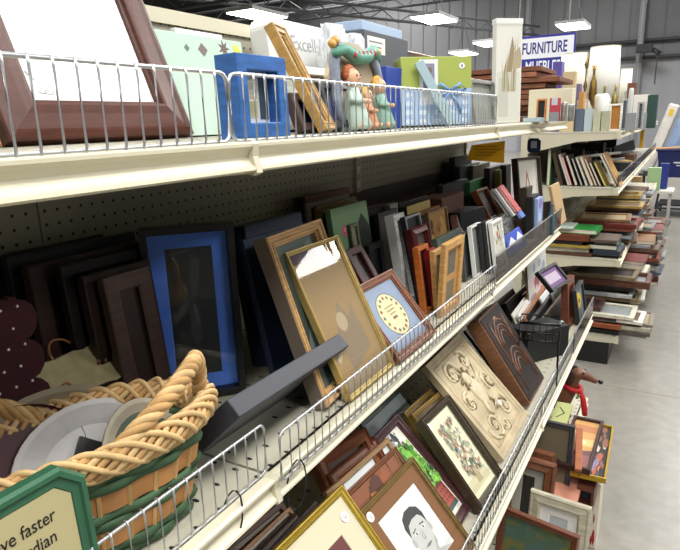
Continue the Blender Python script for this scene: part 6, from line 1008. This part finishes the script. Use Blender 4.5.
rr_ = random.Random(3); pts = []
for (x0, z0, x1, z1) in ((0, 0, .21, 0), (.21, 0, .21, .075), (.21, .075, 0, .075), (0, .075, 0, 0)):
    for i in range(12): pts.append((x0+(x1-x0)*i/12+rr_.uniform(-.002, .002), z0+(z1-z0)*i/12+rr_.uniform(-.0025, .0025)))
q = MB(); q.prism(pts, (0, .004), mat('b8ae84', .7, 0, .2, 40)); q.build('torn_paper', o)
q = MB(); q.box((.004, .0045, .002), (.206, .010, .080), mat('1c2230', .6)); q.build('backing', o)
q = MB(); q.tube([(.13+.024*math.cos(a*PI/10), .004, .075+.036*math.sin(a*PI/10)) for a in range(11)], .0022, mat('b07a4c', .4, .5), 6); q.build('wire_loop', o, smooth=True)
q = MB(); q.tube([(.09+.01*math.cos(a), -.004, .02+.006*math.sin(a*1.5)) for a in [i*.8 for i in range(12)]], .0018, mat('b5764e', .4, .4), 5); q.build('wire_curl', o, smooth=True); q = MB(); q.tube([(.17+.008*math.cos(a), -.004, .04+.006*math.sin(a*1.5)) for a in [i*.8 for i in range(10)]], .0018, mat('b5764e', .4, .4), 5); q.build('wire_curl', o, smooth=True)
# green wooden plaque with lettering
PQ = thing('wooden_plaque', 'green bordered cream wooden plaque with dotted black script words', 'plaque', (-.513, .020, 1.071), rot3((PI/2, math.radians(3), 0)))
out = [(0, 0), (.325, 0), (.325, .172), (.298, .196), (0, .196)]
def inset(d): return [(d, d), (.325-d, d), (.325-d, .172-d*.55), (.298-d*.45, .196-d), (d, .196-d)]
q = MB(); q.prism(out, (.004, .016), mat('2d5c42', .45, 0, .12, 30)); q.build('board', PQ)
q = MB(); G_ = mat('2f6146', .4, 0, .12, 30); G2_ = mat('24503a', .4)
for (d0, y0, d1, y1, mm) in ((0, .004, .003, 0, G_), (.003, 0, .008, 0, G_), (.008, 0, .010, .003, G2_), (.010, .003, .018, .003, G_), (.018, .003, .020, .0045, G2_)):
    A, B = inset(d0), inset(d1)
    for i in range(5):
        j = (i+1) % 5; q.poly([(A[i][0], y0, A[i][1]), (A[j][0], y0, A[j][1]), (B[j][0], y1, B[j][1]), (B[i][0], y1, B[i][1])], mm)
q.build('stepped_border', PQ)
q = MB(); q.prism(inset(.0195), (.0038, .005), mat('b5ab80', .6)); q.build('cream_face', PQ)
for i, (tx, x) in enumerate((('never drive faster', .238), ('than your guardian', .232), ('angel can fly', .250))):
    lettering(tx, .0205, mat('1c1a16', .5), PQ, Matrix.Translation((x-.012, .0034, .150-.023*i)) @ FRONT @ Matrix.Diagonal((.80, 1, 1, 1)), extrude=.0002)
# ------------------------------------------------------------------ cherub figurine frame
FG = thing('figurine_frame', 'resin photo frame with three small child figurines and a ribbon banner', 'figurine', (-.655, 1.15, 1.581), rot3((PI/2, math.radians(8), 0)))
SK = mat('e2b08c', .5); q = MB()
arch = [(0, 0), (.25, 0), (.25, .12), (.22, .17), (.16, .20), (.09, .20), (.03, .17), (0, .12)]
q.prism(arch, (.012, .024), mat('b8a890', .6)); q.build('arch_back', FG)
for s, x in ((0, .012), (1, .236)):
    q = MB(); q.tube([(x, .006, .0), (x+(.004 if s else -.004), .006, .08), (x+(-.012 if s else .012), .006, .15), (x+(-.04 if s else .04), .006, .19)], .013, mat('7f8898', .6, 0, .4, 50), 8); q.build('flowered_post', FG, smooth=True)
q = MB(); q.tube([(.012, -.004, .165), (.05, -.008, .175), (.10, -.010, .160), (.15, -.010, .165), (.20, -.006, .185), (.235, -.003, .165)], .014, mat('5f9c88', .5), 8, rr=[.008, .013, .016, .016, .013, .007]); bn = q.build('ribbon_banner', FG, smooth=True)
q = MB()
for i in range(6): q.ball((.075+.02*i, -.021, .163+.002*i), (.006, .004, .008), mat('a83048', .5), 8, 5)
q.build('red_roses', bn, smooth=True)
q = MB(); 
for xz in (((.012, .185), (.028, .193)), ((.232, .185), (.222, .172))):
    q = MB()
    for x, z in xz: q.ball((x, -.002, z), (.014, .008, .010), mat('c99a4c', .5), 8, 6)
    q.build('gold_bow', FG, smooth=True)
for (x, z, sc_, hair, dress, lab) in ((.055, .0, 1.25, 'a8582c', 'b8ccc0', 'child with auburn hair in pale green'), (.118, -.0, .85, 'd8b048', 'c88860', 'small child with blond hair seated low'), (.190, 0, 1.1, 'd4a244', '86b0a0', 'child with blond hair and green collar')):
    q = MB(); dm = mat(dress, .6); H_ = .105*sc_
    q.lathe([(.024*sc_, 0), (.026*sc_, .01), (.018*sc_, H_*.45), (.011*sc_, H_*.68), (.006*sc_, H_*.74)], dm, (x, -.012), 14)
    q.ball((x, -.014, H_*.86), (.0165*sc_, .0155*sc_, .017*sc_), SK, 14, 10)
    for s in (-1, 1):
        q.tube([(x+s*.010*sc_, -.012, H_*.62), (x+s*.021*sc_, -.020, H_*.48), (x+s*.010*sc_, -.034*sc_, H_*.44)], .005*sc_, dm, 6); q.ball((x+s*.008*sc_, -.036*sc_, H_*.44), .0045*sc_, SK, 8, 6)
        q.tube([(x+s*.012*sc_, -.018, .012), (x+s*.014*sc_, -.036, .006)], .0065*sc_, SK, 6)
        q.ball((x+s*.006*sc_, -.014-.0150*sc_, H_*.88), .0018*sc_, mat('2c2018'), 6, 4)
    q.ball((x, -.014-.0160*sc_, H_*.845), .0022*sc_, SK, 6, 4); q.box((x-.003*sc_, -.0145-.0150*sc_, H_*.805), (x+.003*sc_, -.014-.0135*sc_, H_*.812), mat('b04838'))
    c_ = q.build('child_figure', FG, smooth=True); c_['label'] = lab
    q = MB(); hm = mat(hair, .6, 0, .2, 60)
    for k in range(9):
        a = k*PI/8; q.ball((x+.014*sc_*math.cos(a), -.010, H_*.90+.013*sc_*math.sin(a)), .0075*sc_, hm, 8, 6)
    q.ball((x, -.007, H_*.92), (.015*sc_, .013*sc_, .015*sc_), hm, 10, 8); q.build('hair', c_, smooth=True)
# crumpled tissue behind
for i, y in enumerate((1.37, 1.50)):
    pb = crumple('tissue_bag', ['left', 'right'][i]+' white tissue peak with blue print behind the figurine frame', 'bag', None, (-.80, y, 1.581), (PI/2, 0, 0), .10, -.01*i+.265, .05, dict(c='e4e8ec', rough=.4, noise=.12))
GT = Vector((-.575, 1.612, 1.5815)); GE = Vector((-.664, 1.580, 1.750)); q = MB(); dz = (GE-GT).normalized(); dx = Vector((.78, .62, 0)); dx = (dx-dx.dot(dz)*dz).normalized(); dy = dz.cross(dx)
q.box((0, 0, 0), (.026, .008, (GE-GT).length), mat('a9c0c6', .08), None)
gt = q.build('glass_bar', bevel=.001); gt.matrix_world = Matrix.Translation(GT) @ Matrix((dx, dy, dz)).transposed().to_4x4(); tag(gt, 'long frosted glass bar leaning on the lime gift box', 'glass bar')
# ------------------------------------------------------------------ wooden dachshund
def skin(name, verts, edges, radii, m_, parent=None, sub=2, root=0):
    me = bpy.data.meshes.new(name); me.from_pydata(verts, edges, []); o = bpy.data.objects.new(name, me); COL.objects.link(o)
    md = o.modifiers.new('skin', 'SKIN'); 
    for i, r in enumerate(radii):
        v = me.skin_vertices[0].data[i]; v.radius = r if hasattr(r, '__len__') else (r, r); v.use_root = (i == root)
    s_ = o.modifiers.new('sub', 'SUBSURF'); s_.levels = sub; s_.render_levels = sub; me.materials.append(m_)
    md.use_smooth_shade = True
    if parent is not None: o.parent = parent
    return o
DG = thing('dog_figurine', 'brown long nosed toy dog with red scarf looking into the aisle', 'dog figurine', (-.445, 2.74, .18))
DG.scale = (.93, .93, .93)
FUR = mat('6e4228', .5, 0, .35, 12)
V = [(-.06, 0, .115), (.02, 0, .135), (.07, 0, .16), (.10, 0, .22), (.115, 0, .285), (.150, 0, .275), (.185, 0, .262), (.215, 0, .250),
     (.07, .035, .09), (.075, .035, .03), (.10, .035, .012), (.07, -.035, .09), (.075, -.035, .03), (.10, -.035, .012),
     (-.07, .04, .07), (-.09, .04, .035), (-.06, .04, .012), (-.07, -.04, .07), (-.09, -.04, .035), (-.06, -.04, .012), (-.12, 0, .10), (-.16, 0, .14)]
E_ = [(0, 1), (1, 2), (2, 3), (3, 4), (4, 5), (5, 6), (6, 7), (2, 8), (8, 9), (9, 10), (2, 11), (11, 12), (12, 13), (0, 14), (14, 15), (15, 16), (0, 17), (17, 18), (18, 19), (0, 20), (20, 21)]
Rr = [.05, .052, .05, .036, (.044, .040), .028, .018, .013, .022, .015, .014, .022, .015, .014, .028, .017, .014, .028, .017, .014, .014, .007]
skin('body', V, E_, Rr, FUR, DG)
q = MB(); q.ball((.228, 0, .253), (.013, .011, .011), mat('15110f', .3), 10, 8); q.build('nose', DG, smooth=True)
for s in (-1, 1):
    q = MB(); q.ball((.150, s*.024, .292), .0055, mat('120d0a', .2), 8, 6); q.build('eye', DG, smooth=True)
    q = MB(); q.ball((.094, s*.040, .262), (.020, .008, .042), mat('3a2018', .6), 12, 8, Matrix.Rotation(.25, 3, 'Y')); q.build('ear', DG, smooth=True)
q = MB(); RD = mat('b8161c', .7)
q.tube([(.098+.043*math.cos(a*PI/8), .043*math.sin(a*PI/8), .205-.014*math.cos(a*PI/8)) for a in range(16)], .013, RD, 8, True)
q.tube([(.14, -.02, .20), (.158, -.03, .16), (.168, -.032, .11), (.172, -.03, .075)], .014, RD, 8, rr=[.010, .013, .015, .013]); q.build('red_scarf', DG, smooth=True)
q = MB()
for p in ((.138, -.036, .178), (.148, -.030, .165), (.132, -.040, .165)): q.ball(p, .0075, mat('a89858', .25, .8), 10, 8)
q.build('bells', DG, smooth=True)
# ------------------------------------------------------------------ wire basket on the third shelf
WB = thing('wire_tray', 'black wire tray with curled corner scrolls on the third shelf', 'tray', (-.455, 2.06, .82), (0, 0, math.radians(10)))
q = MB(); BM = mat('1a1a1b', .3, .6)
q.tube([(0, 0, .065), (.135, 0, .065)], .005, BM, 8)
for z in (.0, .03, .065): q.tube([(0, 0, z), (.135, 0, z), (.135, .10, z), (0, .10, z)], .003, BM, 6, True)
for i in range(7): q.tube([(.0+.0225*i, 0, 0), (.0225*i, 0, .065)], .002, BM, 5)
for x in (0, .135):
    for y in (0, .10): q.tube([(x, y, 0), (x, y, -.165)], .003, BM, 5)
q.build('wire_frame', WB, smooth=True)
for x in (0, .135):
    q = MB(); q.tube([(x+.012*math.cos(a*.6)*(1-a/16), -.004, .075+.012*math.sin(a*.6)*(1-a/16)) for a in range(14)], .003, mat('9aa0a2', .25, .8), 6); q.build('corner_scroll', WB, smooth=True)
# ------------------------------------------------------------------ cart and mattresses at the far end
CT = thing('shopping_cart', 'navy blue plastic shopping cart at the far end of the aisle', 'cart', (-.38, 10.6, 0), (0, 0, math.radians(-4)))
q = MB(); NB = mat('16245c', .45); b0 = [(.06, .04, .62), (.60, .04, .62), (.60, .62, .62), (.06, .62, .62)]; t0 = [(0, -.04, 1.04), (.70, -.04, 1.04), (.70, .70, 1.04), (0, .70, 1.04)]
for i in range(4):
    j = (i+1) % 4; q.poly([b0[i], b0[j], t0[j], t0[i]], NB)
q.poly(list(reversed(b0)), NB); q.build('basket', CT)
q = MB(); q.tube(t0, .022, NB, 8, True); q.build('basket_rim', CT, smooth=True)
q = MB(); q.box((.24, -.006, .84), (.46, .004, .87), mat('c8ccd8', .6)); q.box((.28, -.002, .80), (.44, .006, .815), mat('c8ccd8', .6)); m_ = q.build('faded_label', CT)
q = MB(); SM = mat('303236', .4, .5)
q.tube([(.10, .06, .62), (.05, .0, .12), (.06, .70, .12), (.6, .70, .12), (.62, .0, .12), (.56, .06, .62)], .018, SM, 6); q.tube([(.05, .0, .14), (.62, .0, .14)], .018, SM, 6); q.box((.05, .0, .18), (.62, .68, .20), SM); q.build('chassis', CT)
for x, y in ((.06, .02), (.61, .02), (.06, .68), (.6, .68)):
    q = MB(); q.tube([(x-.015, y, .055), (x+.015, y, .055)], .055, mat('1a1a1a', .6), 14); q.build('wheel', CT)
MT = [('white crib mattress with yellow tag leaning above the cart', -.62, 'd8d4cc', -16), ('blue and white crib mattress with yellow tag, right of the white one', -.41, '8fa6c6', -16)]
for lab, x, c_, tilt in MT:
    o = thing('crib_mattress', lab, 'mattress', (x, 11.42, .66), (0, math.radians(-tilt), math.radians(0)), 'crib mattresses by the cart')
    q = MB(); q.box((0, 0, 0), (.16 if x < -.3 else .26, .55, 1.14), mat(c_, .6, 0, .12, 10)); q.build('mattress_body', o, bevel=.03)
    q = MB(); q.box((.05, -.006, .95), (.11, -.001, 1.06), mat('e0b820', .6)); q.build('yellow_label', o)
q = thing('display_table', 'low dark table carrying the crib mattresses', 'table', (-.66, 11.38, 0))
p = MB(); p.box((0, 0, .57), (1.1, .7, .61), mat('3a3a3c', .5)); p.build('tabletop', q)
for x in (.03, 1.03):
    for y in (.03, .63): p = MB(); p.box((x, y, 0), (x+.05, y+.05, .57), mat('2c2c2e', .5)); p.build('leg', q)
q = MB(); q.tube([(-.50, 10.3, 1.075), (.35, 10.5, 1.10)], .016, mat('c9a070', .6), 8); tag(q.build('wooden_pole', smooth=True), 'tan wooden pole lying across the blue cart', 'pole')
for (n_, lab, cat_, loc, sz, c_) in (('storage_box', 'pale green box standing at the end of the far run', 'box', (-.41, 8.92, .60), (.16, .12, .30), '9ab88a'), ('storage_box', 'deep blue box right of the pale green box', 'box', (-.27, 9.15, .60), (.10, .12, .34), '1c2c7c'), ('storage_box', 'small tan box left of the pale green box', 'box', (-.60, 8.92, .60), (.13, .12, .18), 'c0a074')):
    q = MB(); q.box((0, 0, 0), sz, mat(c_, .5)); b_o = q.build(n_, bevel=.004); b_o.location = loc; tag(b_o, lab, cat_)
q = thing('white_stand', 'white low side stand beyond the far run carrying small boxes', 'table', (-.66, 8.90, 0))
p = MB(); p.box((0, 0, .565), (.58, .5, .595), mat('cfccc2', .5)); p.build('tabletop', q)
for x in (.02, .52):
    for y in (.02, .44): p = MB(); p.box((x, y, 0), (x+.035, y+.035, .565), mat('a8a8a4', .5)); p.build('leg', q)
# ------------------------------------------------------------------ camera and light
cam = bpy.data.cameras.new('camera'); co = bpy.data.objects.new('camera', cam); COL.objects.link(co)
R = ((0.86759812, -0.09919903, 0.48727102), (0.496382, 0.23117219, -0.83675823), (-0.0296379, 0.96784243, 0.24980517))
co.matrix_world = Matrix.Translation((0, 0, 1.6)) @ Matrix(R).to_4x4()
cam.sensor_width = 36; cam.lens = 590*36/680; cam.clip_start = .02; cam.clip_end = 200
scene.camera = co
def area(x, y, z, sx, sy, e, col=(1, .985, .95)):
    l = bpy.data.lights.new('panel_or_fill_light', 'AREA'); l.shape = 'RECTANGLE'; l.size = sx; l.size_y = sy; l.energy = e; l.color = col
    o = bpy.data.objects.new('panel_or_fill_light', l); COL.objects.link(o); o.location = (x, y, z)
for x, y, e in ((.9, -3, 1), (.9, .4, 1), (.9, 3.8, 1), (.9, 7.2, 1), (.9, 10.6, 1), (-3.4, -2, 1), (-3.4, 1.6, 1), (-3.4, 5.2, 1), (-3.4, 9, 1), (4.6, 0, 1), (4.6, 5, 1), (4.6, 10, 1)):
    area(x, y, 4.3, 1.2, 1.9, 130*e)
for x, y in ((-12, 16), (-3, 22), (-14, 26), (4, 18)): area(x, y, 8.4, 3, 3, 900)  # added fill lamps under the roof, brighten the upper far wall
wd = bpy.data.worlds.new('store'); scene.world = wd; wd.use_nodes = True
wd.node_tree.nodes['Background'].inputs[0].default_value = (.92, .96, 1, 1); wd.node_tree.nodes['Background'].inputs[1].default_value = .55
scene.view_settings.view_transform = 'Standard'; scene.view_settings.look = 'None'; scene.view_settings.gamma = 1; scene.view_settings.exposure = 0.0
scene.view_settings.use_curve_mapping = False
scene.cycles.caustics_reflective = False; scene.cycles.caustics_refractive = False
